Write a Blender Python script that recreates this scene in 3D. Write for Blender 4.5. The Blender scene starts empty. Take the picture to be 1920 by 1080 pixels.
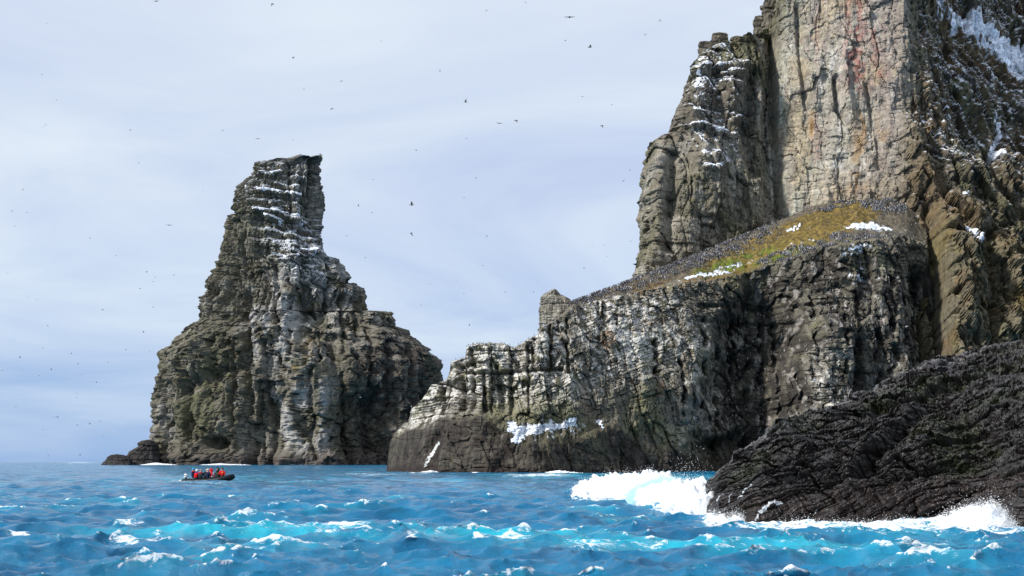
import bpy, math, random
import numpy as np
R = math.radians
random.seed(7)
scene = bpy.context.scene
C = scene.collection

# ------------------------------------------------------------------ camera
FPX, HOR, CAMH = 2667.0, 866.0, 2.0          # survey numbers: focal length in photo pixels, horizon row, eye height
cd = bpy.data.cameras.new('camera'); cam = bpy.data.objects.new('camera', cd); C.objects.link(cam)
cd.sensor_width = 36; cd.lens = 50; cd.shift_y = 326/1920; cd.clip_start = 0.5; cd.clip_end = 60000
cam.location = (0, 0, CAMH); cam.rotation_euler = (R(90), 0, 0)
scene.camera = cam
scene.render.resolution_x = 1024; scene.render.resolution_y = 576

# ------------------------------------------------------------------ sky and sun
SUN_EL, SUN_AZ = 40, -112                       # azimuth from +Y (view direction), negative = left
sd = (math.sin(R(SUN_AZ))*math.cos(R(SUN_EL)), math.cos(R(SUN_AZ))*math.cos(R(SUN_EL)), math.sin(R(SUN_EL)))
w = bpy.data.worlds.new('World'); scene.world = w; w.use_nodes = True
nt = w.node_tree; nt.nodes.clear()
def N(t, typ, **kw):
    n = t.nodes.new(typ)
    for k, v in kw.items():
        if k.startswith('i_'):
            key = k[2:]
            n.inputs[int(key) if key.isdigit() else key.replace('_', ' ')].default_value = v
        else: setattr(n, k, v)
    return n
def L(t, a, b): t.links.new(a, b)
def math_node(t, op, a, b=None, clamp=False):
    n = t.nodes.new('ShaderNodeMath'); n.operation = op; n.use_clamp = clamp
    for i, v in enumerate((a, b)):
        if v is None: continue
        if isinstance(v, (int, float)): n.inputs[i].default_value = v
        else: t.links.new(v, n.inputs[i])
    return n.outputs[0]
def ramp(t, fac, stops):
    n = t.nodes.new('ShaderNodeValToRGB'); e = n.color_ramp.elements
    while len(e) < len(stops): e.new(0.5)
    for el, (p, c) in zip(e, stops): el.position = p; el.color = (*c, 1)
    t.links.new(fac, n.inputs[0]); return n.outputs[0]
def mixc(t, fac, a, b, mode='MIX'):
    n = t.nodes.new('ShaderNodeMix'); n.data_type = 'RGBA'; n.blend_type = mode
    for s, v in ((n.inputs[0], fac), (n.inputs[6], a), (n.inputs[7], b)):
        if isinstance(v, (int, float)): s.default_value = v
        elif isinstance(v, tuple): s.default_value = (*v, 1)
        else: t.links.new(v, s)
    return n.outputs[2]
tc = N(nt, 'ShaderNodeTexCoord'); sp = N(nt, 'ShaderNodeSeparateXYZ'); L(nt, tc.outputs['Generated'], sp.inputs[0])
zc = math_node(nt, 'MAXIMUM', sp.outputs[2], 0.0)
den = math_node(nt, 'ADD', zc, 0.20)
cb = N(nt, 'ShaderNodeCombineXYZ')
L(nt, math_node(nt, 'DIVIDE', sp.outputs[0], den), cb.inputs[0]); L(nt, math_node(nt, 'DIVIDE', sp.outputs[1], den), cb.inputs[1])
n1 = N(nt, 'ShaderNodeTexNoise', i_Scale=1.0, i_Detail=8.0, i_Roughness=0.55, i_Distortion=0.7)
mp = N(nt, 'ShaderNodeMapping'); mp.inputs['Location'].default_value = (5.3, 1.9, 0); mp.inputs['Rotation'].default_value = (0, 0, R(14)); mp.inputs['Scale'].default_value = (1.0, 1.1, 1)
L(nt, cb.outputs[0], mp.inputs[0]); L(nt, mp.outputs[0], n1.inputs['Vector'])
base = ramp(nt, zc, [(0.0, (0.25, 0.44, 0.79)), (0.035, (0.33, 0.51, 0.83)), (0.09, (0.46, 0.60, 0.88)), (0.18, (0.57, 0.675, 0.91)), (0.35, (0.60, 0.69, 0.91)), (1.0, (0.57, 0.65, 0.86))])
bright = ramp(nt, zc, [(0.0, (0.40, 0.57, 0.87)), (0.08, (0.68, 0.80, 0.97)), (0.2, (0.81, 0.90, 1.0)), (1.0, (0.75, 0.84, 0.96))])
cm = ramp(nt, n1.outputs[0], [(0.34, (0, 0, 0)), (0.61, (1, 1, 1))])
cloud = mixc(nt, cm, base, bright)
sky = N(nt, 'ShaderNodeTexSky'); sky.sky_type = 'NISHITA'; sky.sun_disc = False
sky.sun_elevation = R(SUN_EL); sky.sun_rotation = R(SUN_AZ) % (2*math.pi)
bgA = N(nt, 'ShaderNodeBackground', i_Strength=0.10); L(nt, sky.outputs[0], bgA.inputs[0])
bgB = N(nt, 'ShaderNodeBackground', i_Strength=1.0); L(nt, cloud, bgB.inputs[0])
ms = N(nt, 'ShaderNodeMixShader', i_0=0.90); L(nt, bgA.outputs[0], ms.inputs[1]); L(nt, bgB.outputs[0], ms.inputs[2])
wo = N(nt, 'ShaderNodeOutputWorld'); L(nt, ms.outputs[0], wo.inputs[0])
ld = bpy.data.lights.new('sun', 'SUN'); ld.energy = 5.0; ld.angle = R(5); ld.color = (1, 0.97, 0.93)
sun = bpy.data.objects.new('sun', ld); C.objects.link(sun)
from mathutils import Vector
sun.rotation_euler = Vector(sd).to_track_quat('Z', 'Y').to_euler()
vs = scene.view_settings; vs.view_transform = 'Standard'; vs.look = 'None'; vs.exposure = 0.0; vs.gamma = 1

# ------------------------------------------------------------------ numpy noise
U = np.uint32
def hsh(a, b, c, seed=0):
    a = np.asarray(a).astype(np.int64).astype(U); b = np.asarray(b).astype(np.int64).astype(U); c = np.asarray(c).astype(np.int64).astype(U)
    with np.errstate(over='ignore'):
        h = a*U(374761393) + b*U(668265263) + c*U(2246822519) + U((seed*3266489917 + 12345) & 0xffffffff)
        h = (h ^ (h >> U(15)))*U(2246822519); h = (h ^ (h >> U(13)))*U(3266489917); h = h ^ (h >> U(16))
    return h
def rnd(a, b=0, c=0, seed=0): return (hsh(a, b, c, seed) >> U(8)).astype(np.float32)/np.float32(1 << 24)
_g = np.array([[1,1,0],[-1,1,0],[1,-1,0],[-1,-1,0],[1,0,1],[-1,0,1],[1,0,-1],[-1,0,-1],[0,1,1],[0,-1,1],[0,1,-1],[0,-1,-1],[1,1,0],[-1,1,0],[0,-1,1],[0,-1,-1]], np.float32)
def noise(x, y, z, seed=0):
    x, y, z = np.broadcast_arrays(x, y, z)
    xi, yi, zi = np.floor(x), np.floor(y), np.floor(z)
    fx, fy, fz = (x-xi).astype(np.float32), (y-yi).astype(np.float32), (z-zi).astype(np.float32)
    u = fx*fx*fx*(fx*(fx*6-15)+10); v = fy*fy*fy*(fy*(fy*6-15)+10); t = fz*fz*fz*(fz*(fz*6-15)+10)
    def g(dx, dy, dz):
        q = _g[hsh(xi+dx, yi+dy, zi+dz, seed) & U(15)]
        return q[..., 0]*(fx-dx) + q[..., 1]*(fy-dy) + q[..., 2]*(fz-dz)
    def lp(a, b, k): return a + (b-a)*k
    return lp(lp(lp(g(0,0,0), g(1,0,0), u), lp(g(0,1,0), g(1,1,0), u), v), lp(lp(g(0,0,1), g(1,0,1), u), lp(g(0,1,1), g(1,1,1), u), v), t)
def fbm(x, y, z, o=4, seed=0, gain=0.5):
    s = 0; a = 1.0; f = 1.0
    for i in range(o):
        s = s + a*noise(x*f, y*f, z*f, seed+i*17); a *= gain; f *= 2.03
    return s
def ridged(x, y, z, o=3, seed=0):
    s = 0; a = 1.0; f = 1.0
    for i in range(o):
        s = s + a*(1-2*np.abs(noise(x*f, y*f, z*f, seed+i*13))); a *= 0.5; f *= 2.1
    return s/1.75
def sst(a, b, x):
    t = np.clip((x-a)/(b-a), 0, 1); return t*t*(3-2*t)
def blocks(s, z, th, wd, seed, bevel=0.16):
    """bedded and jointed rock: proud/recessed blocks with open joints, roughly -1..1"""
    zl = z/th + 0.33*np.sin(z/th*1.7+seed) + 0.21*np.sin(z/th*0.63+seed*2.1)
    li = np.floor(zl); fz = zl-li
    wl = wd*(0.6+0.9*rnd(li, 3, 1, seed)); q = s/wl + 7*rnd(li, 5, 2, seed)
    bi = np.floor(q); fs = q-bi
    bw = 0.35*rnd(li, bi, 9, seed)
    p = 0.55*(rnd(li, 1, 7, seed)*2-1) + 0.6*(rnd(li, bi, 3, seed)*2-1)
    ez = np.minimum(fz, 1-fz)*th; es = np.minimum(fs, 1-fs)*wl
    cz = 1-sst(0.0, bevel*th, ez); cs = 1-sst(0.0, bevel*wd*0.7, es)
    return p - 0.55*cz - 0.45*cs*(rnd(li, bi, 4, seed) > 0.25) + 0.25*(fs-0.5)*(rnd(li, bi, 5, seed)-0.5)*2, li

def cells(s, z, ws_, wz_, seed, crack=0.10):
    """irregular facetted chunks: random step, random tilt, open joints between them, roughly -1..1"""
    a = (s/ws_).astype(np.float32); b = (z/wz_).astype(np.float32); ai = np.floor(a); bi = np.floor(b)
    f1 = np.full(a.shape, 9, np.float32); f2 = f1.copy(); val = np.zeros_like(f1)
    for i in (-1, 0, 1):
        for j in (-1, 0, 1):
            h = hsh(ai+i, bi+j, 0, seed)
            jx = (h & U(1023)).astype(np.float32)/1023; jy = ((h >> U(10)) & U(1023)).astype(np.float32)/1023
            dx = a-(ai+i+jx); dy = b-(bi+j+jy); d = np.maximum(np.abs(dx), np.abs(dy))+0.25*np.minimum(np.abs(dx), np.abs(dy))
            v = ((h >> U(20)) & U(255)).astype(np.float32)/127.5-1
            v = v*0.75 + dx*(((h >> U(5)) & U(63)).astype(np.float32)/31.5-1)*1.1 + dy*(((h >> U(14)) & U(63)).astype(np.float32)/31.5-1.25)*0.9
            n = d < f1
            f2 = np.where(n, f1, np.minimum(f2, d)); val = np.where(n, v, val); f1 = np.where(n, d, f1)
    e = f2-f1
    return val - 0.5*(1-sst(0, crack, e))
# ------------------------------------------------------------------ survey helpers (bearing/elevation in photo pixels -> metres at a distance)
def WX(px, y): return (px-960)/FPX*y
def WZ(py, y): return CAMH + (HOR-py)/FPX*y
def PXf(x, y): return 960 + x/y*FPX
def PYf(z, y): return HOR - (z-CAMH)/y*FPX
def blob(px, py, cx, cy, rx, ry, rot=0, soft=0.5):
    c, s = math.cos(R(rot)), math.sin(R(rot)); dx, dy = px-cx, py-cy
    a = (dx*c+dy*s)/rx; b = (-dx*s+dy*c)/ry
    return 1-sst(1-soft, 1+soft, np.sqrt(a*a+b*b))
def pline(px, py, pts, width, sc=1.0):
    """soft mask round a poly-line"""
    d = np.full(np.shape(px), 1e9)
    for (x0, y0), (x1, y1) in zip(pts[:-1], pts[1:]):
        vx, vy = x1-x0, y1-y0; t = np.clip(((px-x0)*vx+(py-y0)*vy)/(vx*vx+vy*vy), 0, 1)
        d = np.minimum(d, np.hypot(px-x0-t*vx, py-y0-t*vy))
    return np.exp(-(d/width)**2)
def poly_mask(px, py, pts):
    ins = np.zeros(np.shape(px), bool); n = len(pts)
    for i in range(n):
        x0, y0 = pts[i]; x1, y1 = pts[(i+1) % n]
        if y0 == y1: continue
        ins ^= ((y0 > py) != (y1 > py)) & (px < (x1-x0)*(py-y0)/(y1-y0)+x0)
    return ins

# ------------------------------------------------------------------ mesh helpers
def mesh_np(name, V, F, smooth=True, cols=None, attrs=None):
    me = bpy.data.meshes.new(name); V = np.ascontiguousarray(V, np.float32); F = np.ascontiguousarray(F, np.int32); k = F.shape[1]
    me.vertices.add(len(V)); me.vertices.foreach_set('co', V.ravel())
    me.loops.add(F.size); me.loops.foreach_set('vertex_index', F.ravel())
    me.polygons.add(len(F)); me.polygons.foreach_set('loop_start', np.arange(0, F.size, k, dtype=np.int32))
    me.polygons.foreach_set('use_smooth', np.full(len(F), smooth))
    if cols is not None:
        a = me.color_attributes.new('Col', 'FLOAT_COLOR', 'POINT')
        c4 = np.ones((len(V), 4), np.float32); c4[:, :3] = cols; a.data.foreach_set('color', c4.ravel())
    for k2, v in (attrs or {}).items():
        a = me.attributes.new(k2, 'FLOAT', 'POINT'); a.data.foreach_set('value', np.ascontiguousarray(v, np.float32).ravel())
    me.update(calc_edges=True); me.validate()
    return me
def obj(name, me, mat=None, parent=None, label=None, cat=None, group=None, kind=None):
    o = bpy.data.objects.new(name, me); C.objects.link(o)
    if mat and me: 
        if not me.materials: me.materials.append(mat)
    if parent: o.parent = parent
    for k, v in (('label', label), ('category', cat), ('group', group), ('kind', kind)):
        if v: o[k] = v
    return o
def grid_faces(nr, nc, wrap=False):
    r = np.arange(nr-1)[:, None]; c = np.arange(nc if wrap else nc-1)[None, :]
    c2 = (c+1) % nc
    a = r*nc+c; b = r*nc+c2; d = (r+1)*nc+c; e = (r+1)*nc+c2
    return np.stack([a, b, e, d], -1).reshape(-1, 4)
def grid_normals(P, wrap=False):
    if wrap:
        du = np.roll(P, -1, 1)-np.roll(P, 1, 1)
    else: du = np.gradient(P, axis=1)
    dv = np.gradient(P, axis=0)
    n = np.cross(du, dv); l = np.linalg.norm(n, axis=-1, keepdims=True)
    return n/np.maximum(l, 1e-9)
def blur(A, n):
    for _ in range(n):
        B = np.pad(A, 1, mode='edge'); A = (B[1:-1, :-2]+B[1:-1, 2:]+B[:-2, 1:-1]+B[2:, 1:-1]+2*B[1:-1, 1:-1])/6
    return A
def mixv(c, col, m):
    return c*(1-m[..., None]) + np.array(col, np.float32)*m[..., None]
def patch(name, P, Nn, mask, thick, mat, parent, label=None, seed=0, scale=1.0):
    """a body of snow or water lying on a rock grid: the masked cells lifted by a tapering thickness"""
    nr, nc = mask.shape
    m = mask.astype(np.float32); e = blur(m, 2)
    lift = thick*sst(0.35, 1.0, e)*(1+0.3*noise(P[..., 0]/scale, P[..., 1]/scale, P[..., 2]/scale, seed)) + thick*0.12
    V = (P + Nn*lift[..., None]).reshape(-1, 3)
    F = grid_faces(nr, nc)
    keep = mask.reshape(-1)[F].all(1); F = F[keep]
    if len(F) < 3: return None
    idx, inv = np.unique(F, return_inverse=True); V = V[idx]; F = inv.reshape(F.shape)
    lab = np.arange(len(V))
    while True:                                   # connected pieces become separate objects
        mn = lab[F].min(1); new = lab.copy(); np.minimum.at(new, F.ravel(), np.repeat(mn, 4)); new = new[new]
        if (new == lab).all(): break
        lab = new
    root = lab[F[:, 0]]
    for r_ in np.unique(root):
        Fk = F[root == r_]
        if len(Fk) < 9: continue
        idx, inv = np.unique(Fk, return_inverse=True)
        obj(name, mesh_np(name, V[idx], inv.reshape(Fk.shape), True), mat, parent, label)

# ------------------------------------------------------------------ materials
def rock_mat(name, sc, rough=0.9, bump=0.5, dist=0.3, spec=0.25):
    m = bpy.data.materials.new(name); m.use_nodes = True; t = m.node_tree; b = t.nodes['Principled BSDF']
    at = N(t, 'ShaderNodeAttribute', attribute_name='Col'); g = N(t, 'ShaderNodeTexCoord')
    na = N(t, 'ShaderNodeTexNoise', i_Scale=0.9*sc, i_Detail=8.0, i_Roughness=0.65); L(t, g.outputs['Object'], na.inputs['Vector'])
    mpn = N(t, 'ShaderNodeMapping'); mpn.inputs['Scale'].default_value = (2.2*sc, 2.2*sc, 0.35*sc); L(t, g.outputs['Object'], mpn.inputs[0])
    nb = N(t, 'ShaderNodeTexNoise', i_Scale=1.0, i_Detail=5.0, i_Roughness=0.6); L(t, mpn.outputs[0], nb.inputs['Vector'])
    vo = N(t, 'ShaderNodeTexVoronoi', i_Scale=0.8*sc); vo.feature = 'DISTANCE_TO_EDGE'
    mv = N(t, 'ShaderNodeMapping'); mv.inputs['Scale'].default_value = (1, 1, 1.8); L(t, g.outputs['Object'], mv.inputs[0])
    wv = mixc(t, 0.12, mv.outputs[0], na.outputs['Color'], 'ADD'); L(t, wv, vo.inputs['Vector'])
    k = ramp(t, na.outputs[0], [(0.30, (0.45, 0.45, 0.46)), (0.5, (0.98, 0.98, 0.98)), (0.70, (1.5, 1.48, 1.44))])
    k2 = ramp(t, nb.outputs[0], [(0.32, (0.74, 0.74, 0.76)), (0.55, (1, 1, 1)), (0.7, (1.15, 1.14, 1.12))])
    c = mixc(t, 1.0, at.outputs['Color'], k, 'MULTIPLY'); c = mixc(t, 1.0, c, k2, 'MULTIPLY')
    L(t, c, b.inputs['Base Color'])
    h = math_node(t, 'ADD', na.outputs[0], math_node(t, 'MULTIPLY', nb.outputs[0], 0.6))
    h = math_node(t, 'ADD', h, math_node(t, 'MULTIPLY', math_node(t, 'MINIMUM', vo.outputs['Distance'], 0.12), 1.2))
    bp = N(t, 'ShaderNodeBump', i_Strength=bump, i_Distance=dist); L(t, h, bp.inputs['Height']); L(t, bp.outputs[0], b.inputs['Normal'])
    b.inputs['Roughness'].default_value = rough; b.inputs['Specular IOR Level'].default_value = spec
    return m
def plain_mat(name, col, rough=0.6, spec=0.4, nscale=20.0, var=0.12, bump=0.0, sss=0.0):
    m = bpy.data.materials.new(name); m.use_nodes = True; t = m.node_tree; b = t.nodes['Principled BSDF']
    g = N(t, 'ShaderNodeTexCoord'); n = N(t, 'ShaderNodeTexNoise', i_Scale=nscale, i_Detail=4.0); L(t, g.outputs['Object'], n.inputs['Vector'])
    lo = tuple(max(0, v*(1-var)) for v in col); hi = tuple(min(1, v*(1+var)) for v in col)
    L(t, ramp(t, n.outputs[0], [(0.35, lo), (0.65, hi)]), b.inputs['Base Color'])
    b.inputs['Roughness'].default_value = rough; b.inputs['Specular IOR Level'].default_value = spec
    if bump:
        bp = N(t, 'ShaderNodeBump', i_Strength=bump, i_Distance=0.1); L(t, n.outputs[0], bp.inputs['Height']); L(t, bp.outputs[0], b.inputs['Normal'])
    if sss: b.inputs['Subsurface Weight'].default_value = sss; b.inputs['Subsurface Radius'].default_value = (0.2, 0.3, 0.4)
    return m
M_snow = plain_mat('snow', (0.68, 0.71, 0.76), 0.8, 0.15, 1.6, 0.2, 0.6)
M_stack = rock_mat('stack_rock', 0.32, dist=0.9)
M_head = rock_mat('headland_rock', 1.1, dist=0.28)
M_mount = rock_mat('mountain_rock', 0.9, dist=0.35)
M_fore = rock_mat('wet_dark_rock', 5.0, rough=0.48, bump=0.55, dist=0.05, spec=0.4)

# ------------------------------------------------------------------ rock bodies
def interp_table(px, py, cols, rows, T):
    """smooth bilinear look-up of a depth table: rows (py, ascending) x cols (px, ascending)"""
    cols = np.array(cols, float); rows = np.array(rows, float); T = np.array(T, float)
    i = np.clip(np.searchsorted(cols, px)-1, 0, len(cols)-2); j = np.clip(np.searchsorted(rows, py)-1, 0, len(rows)-2)
    u = np.clip((px-cols[i])/(cols[i+1]-cols[i]), 0, 1); v = np.clip((py-rows[j])/(rows[j+1]-rows[j]), 0, 1)
    v = v*v*(3-2*v)
    return (T[j, i]*(1-u)+T[j, i+1]*u)*(1-v) + (T[j+1, i]*(1-u)+T[j+1, i+1]*u)*v

def stack_body(name, D, left, right, depth, nz, nth, S, disp, seed, exps=2.6, frontbias=0.62):
    """closed tower of horizontal slices; left/right outlines are (px, py) from the water up; D = distance of its axis"""
    lp = np.array(left, float); rp = np.array(right, float)
    pyt = min(lp[-1, 1], rp[-1, 1]); pyb = min(HOR + CAMH/D*FPX + 4, max(lp[0, 1], rp[0, 1]))
    rows = np.linspace(pyb, pyt, nz)
    lx = np.interp(-rows, -lp[:, 1], lp[:, 0]); rx = np.interp(-rows, -rp[:, 1], rp[:, 0])
    if D > 930 and nz > 300:      # broken outline of the big stack
        lx = lx + 7*noise(rows/16, 0, 0, seed) + 3.5*np.round(2*noise(rows/7, 3, 0, seed))/2; rx = rx + 7*noise(rows/15, 5, 0, seed) + 3.5*np.round(2*noise(rows/7, 9, 0, seed))/2
    a = WX(rx, D)-WX(lx, D); cx = (WX(rx, D)+WX(lx, D))/2; z = WZ(rows, D)
    nf = int(nth*frontbias)
    th = np.concatenate([np.linspace(math.pi*1.04, math.pi*1.96, nf, endpoint=False), np.linspace(math.pi*1.96, math.pi*3.04, nth-nf, endpoint=False)])
    ct, st = np.cos(th), np.sin(th)
    ex = 2/exps
    ux = np.sign(ct)*np.abs(ct)**ex; uy = np.sign(st)*np.abs(st)**ex
    dep = depth(rows)
    Y = D + dep[:, None]/2*uy[None]; Z = np.repeat(z[:, None], nth, 1)
    X = WX((lx+rx)[:, None]/2 + (rx-lx)[:, None]/2*ux[None], np.minimum(Y, D+dep[:, None]*0.1)); Z = CAMH + (Z-CAMH)*np.interp(Y/D, [0.8, 1.0, 1.2], [0.8, 1.0, 1.0])
    P = np.stack([X, Y, Z], -1)
    hn = np.stack([ux/np.maximum(a[:, None], 1), uy/np.maximum(dep[:, None], 1), np.zeros_like(X)], -1)
    hn = hn/np.maximum(np.linalg.norm(hn, axis=-1, keepdims=True), 1e-9)
    s = np.cumsum(np.linalg.norm(np.diff(P, axis=1, prepend=P[:, -1:]), axis=-1), 1)
    s = np.repeat(s[nz//3][None], nz, 0)
    px, py = (lx+rx)[:, None]/2 + (rx-lx)[:, None]/2*ux[None], np.repeat(rows[:, None], nth, 1)
    front = sst(0.1, 0.5, -hn[..., 1])
    d, dz = disp(px, py, P, s, front)
    P = P + hn*d[..., None]; P[..., 2] += dz
    return P, px, py, s, front

# ---- the sea stack
LEDGES = [([(491, 325), (530, 323)], 2.6), ([(520, 345), (556, 349)], 1.8), ([(478, 374), (515, 377)], 1.6), ([(560, 420), (592, 440)], 3.0), ([(520, 400), (528, 425)], 3.0), ([(585, 455), (578, 480)], 3.5), ([(552, 330), (572, 332)], 2.0), ([(492, 356), (530, 359), (562, 364)], 4.0), ([(486, 393), (523, 395), (539, 403), (575, 414)], 4.2), ([(505, 405), (530, 414)], 3), ([(500, 429), (536, 437), (575, 448)], 2.6), ([(510, 478), (536, 484), (552, 481)], 2.6), ([(556, 471), (582, 468), (601, 481)], 4.2), ([(552, 481), (546, 500), (540, 520)], 3.0), ([(568, 482), (572, 500)], 2.5), ([(612, 617), (640, 619), (668, 627)], 2.0), ([(574, 580), (590, 600)], 3.0), ([(408, 840), (423, 846)], 2.0)]
TOWER = [([(1300, 119), (1345, 116), (1406, 116)], 2.4), ([(1350, 132), (1408, 129)], 2.0), ([(1310, 132), (1330, 152), (1346, 180)], 3.2), ([(1352, 148), (1400, 155)], 2.0), ([(1284, 242), (1318, 240), (1335, 246)], 2.0), ([(1332, 250), (1360, 250)], 5.0), ([(1316, 328), (1338, 328)], 4.0), ([(1342, 326), (1360, 314)], 4.5), ([(1300, 215), (1330, 214)], 1.8), ([(1335, 293), (1352, 296)], 2.0), ([(1368, 228), (1398, 212)], 1.8)]
def ledge_steps(px, py, lines, amp, drop):
    """shelves: the rock steps out just below each line and tapers back further down"""
    f = np.zeros(np.shape(px))
    for pts, _w in lines:
        p = np.array(pts, float); o = np.argsort(p[:, 0]); yl = np.interp(px, p[o, 0], p[o, 1])
        inside = sst(p[:, 0].min()-8, p[:, 0].min()+2, px)*sst(p[:, 0].max()+8, p[:, 0].max()-2, px)
        if abs(p[-1, 1]-p[0, 1]) > abs(p[-1, 0]-p[0, 0])*1.3: continue
        f += amp*inside*sst(-2, 2, py-yl)*sst(drop, 3, py-yl)
    return f
def stack_disp(px, py, P, s, front):
    x, y, z = P[..., 0], P[..., 1], P[..., 2]
    wz = z + 0.10*(x+90) + 3*fbm(x/40, y/40, z/40, 3, 5)
    ws = s + 2.5*fbm(x/22, y/22, z/22, 3, 8)
    d = 5.5*fbm(x/48, y/48, z/70, 3, 1) + 6.0*ridged(x/22, y/22, z/80, 3, 2) - 1.5
    up = sst(560, 420, py)
    b1, _ = blocks(ws, wz, 10.0, 13.0, 11); b2, _ = blocks(ws+3, wz, 4.6, 6.0, 12)
    lo = 1-up
    c1 = cells(ws+0.15*z, z+6*fbm(x/18, y/18, z/18, 2, 9), 15, 30, 14, 0.07); c2 = cells(ws, z-0.2*s, 6, 10, 15); c3 = cells(ws, wz, 2.6, 3.4, 16)
    rough = sst(-0.35, 0.4, fbm(x/30, y/30, z/45, 3, 21))
    d += b1*(0.9+1.0*up) + b2*(0.75+0.5*up)*(0.5+0.7*rough) + c1*(2.8*lo+1.2) + c2*(1.4*lo+0.6)*(0.6+0.6*rough) + c3*0.75*(0.5+0.7*rough)
    d += 1.3*fbm(x/6, y/6, z/9, 4, 31)
    # ribs and gullies seen from the sea
    f = np.zeros_like(d)
    f += 9*pline(px, py, [(545, 480), (530, 600), (560, 700), (550, 860)], 30)
    f += 7*pline(px, py, [(590, 660), (605, 760), (600, 870)], 22)
    f += 5*pline(px, py, [(500, 520), (485, 650), (500, 740)], 26)
    f -= 9*pline(px, py, [(458, 560), (462, 700), (470, 870)], 11)
    f -= 7*pline(px, py, [(650, 760), (660, 870)], 24)
    f -= 14*pline(px, py, [(690, 770), (700, 880)], 34)
    f -= 6*pline(px, py, [(625, 640), (630, 720)], 12)
    f -= 5*pline(px, py, [(330, 740), (400, 700), (440, 690)], 12)
    f -= 6*pline(px, py, [(520, 760), (505, 870)], 9)
    f -= 12*blob(px, py, 405, 832, 20, 14, 0, 0.4)
    f -= 5*pline(px, py, [(570, 560), (590, 600), (640, 560)], 10)
    f += 6*pline(px, py, [(715, 640), (770, 700), (760, 800)], 26)
    f += ledge_steps(px+5*noise(px/20, py/20, 0, 88), py+5*noise(px/18, py/40, 3, 89), LEDGES, 3.2, 16)
    for gx, g0, g1, ga, gw in ((318, 680, 860, 4, 4), (352, 700, 860, 5, 5), (385, 640, 740, 5, 5), (430, 410, 560, 4, 4), (428, 640, 800, 5, 4), (455, 402, 520, 5, 4), (498, 640, 760, 5, 4), (522, 500, 640, 4, 4), (545, 620, 700, 4, 4), (566, 500, 600, 5, 5), (585, 690, 860, 6, 4), (612, 490, 600, 4, 4), (640, 560, 660, 5, 5), (642, 700, 860, 5, 4), (664, 550, 640, 4, 4), (690, 620, 720, 5, 5), (725, 640, 760, 5, 5), (765, 660, 800, 5, 5), (797, 690, 840, 5, 5), (540, 300, 400, 3, 3), (585, 310, 460, 4, 5)):
        f -= ga*pline(px+9*noise(py/35, gx, 0, 5)+4*noise(py/11, gx, 2, 6), py, [(gx, g0), (gx+4, g1)], gw)
    f -= 6*pline(px, py, [(590, 300), (575, 420), (560, 470)], 14)
    f += 4*pline(px, py, [(500, 330), (490, 450)], 30)
    f += 5*sst(838, 862, py + 6*noise(px/30, 0, 0, 3))
    d += f*front
    d = d - 1.0; d = d*(0.30+0.70*front) - 1.5*(1-front)
    # jagged crest
    dz = sst(325, 292, py)*(2.6*fbm(x/10, y/10, 0*z, 3, 77) - 1.6*sst(570, 545, px))
    return d, dz
left = [(262, 876), (270, 862), (284, 832), (287, 770), (293, 720), (297, 658), (318, 645), (330, 630), (352, 612), (373, 600), (378, 580), (388, 545), (396, 520), (410, 470), (419, 440), (423, 404), (446, 400), (450, 352), (468, 330), (478, 308), (490, 299), (500, 296), (562, 291)]
right = [(806, 876), (815, 800), (826, 740), (831, 710), (826, 675), (802, 652), (772, 628), (766, 618), (740, 610), (735, 588), (722, 584), (706, 592), (684, 586), (681, 542), (652, 530), (646, 500), (632, 492), (604, 474), (602, 420), (606, 380), (602, 335), (605, 303), (602, 291)]
def sdepth(r): return np.interp(-r, [-880, -650, -600, -480, -400, -290], [135, 120, 95, 70, 55, 38])
P, px, py, s, fr = stack_body('sea_stack', 955, left, right, sdepth, 400, 400, 2.5, stack_disp, 3)
Nn = grid_normals(P, True)
x, y, z = P[..., 0], P[..., 1], P[..., 2]
col = np.zeros(P.shape, np.float32) + np.array((0.125, 0.113, 0.083), np.float32)
na = fbm(x/35, y/35, z/50, 4, 41); nb = fbm(x/9, y/9, z/22, 4, 42); nc_ = fbm(x/5, y/5, z/5, 3, 43)
col = mixv(col, (0.21, 0.195, 0.16), sst(-0.1, 0.45, nb+0.5*na))
col = mixv(col, (0.098, 0.094, 0.052), np.clip(sst(0.05, 0.5, -na+0.4*nc_)*0.6 + 0.6*np.clip(blob(px, py, 390, 690, 90, 140) + blob(px, py, 470, 470, 60, 90), 0, 1)*sst(-0.4, 0.25, nc_+0.5*nb), 0, 0.9))
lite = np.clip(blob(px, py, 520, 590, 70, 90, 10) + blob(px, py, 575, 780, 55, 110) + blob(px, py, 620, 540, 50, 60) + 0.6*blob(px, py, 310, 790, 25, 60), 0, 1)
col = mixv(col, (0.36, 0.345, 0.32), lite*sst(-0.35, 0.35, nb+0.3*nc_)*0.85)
col = mixv(col, (0.062, 0.050, 0.040), np.clip(blob(px, py, 745, 720, 90, 110) + blob(px, py, 710, 810, 90, 70), 0, 1)*sst(-0.4, 0.3, nc_+0.2)*0.9)  # shade of the lower right flank put into the rock colour
col = mixv(col, (0.26, 0.17, 0.04), pline(px, py, [(580, 640), (575, 670), (560, 690)], 9)*sst(-0.1, 0.3, nc_)*0.8)
col = mixv(col, (0.075, 0.060, 0.052), sst(835, 866, py+10*nb)*0.9)
reg = np.clip(blob(px, py, 530, 345, 65, 50, 5) + blob(px, py, 555, 440, 65, 50, 20) + blob(px, py, 570, 490, 50, 35, 30)*1.2, 0, 1)
sn = sst(0.38, 0.62, Nn[..., 2] + 0.35*nc_ + 0.1*nb + 0.2*(reg-1))*reg*fr
col = mixv(col, (0.62, 0.65, 0.69), np.clip(sn, 0, 1)*0.85)
nr, ncl = P.shape[:2]
V = P.reshape(-1, 3); F = grid_faces(nr, ncl, True)
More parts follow.
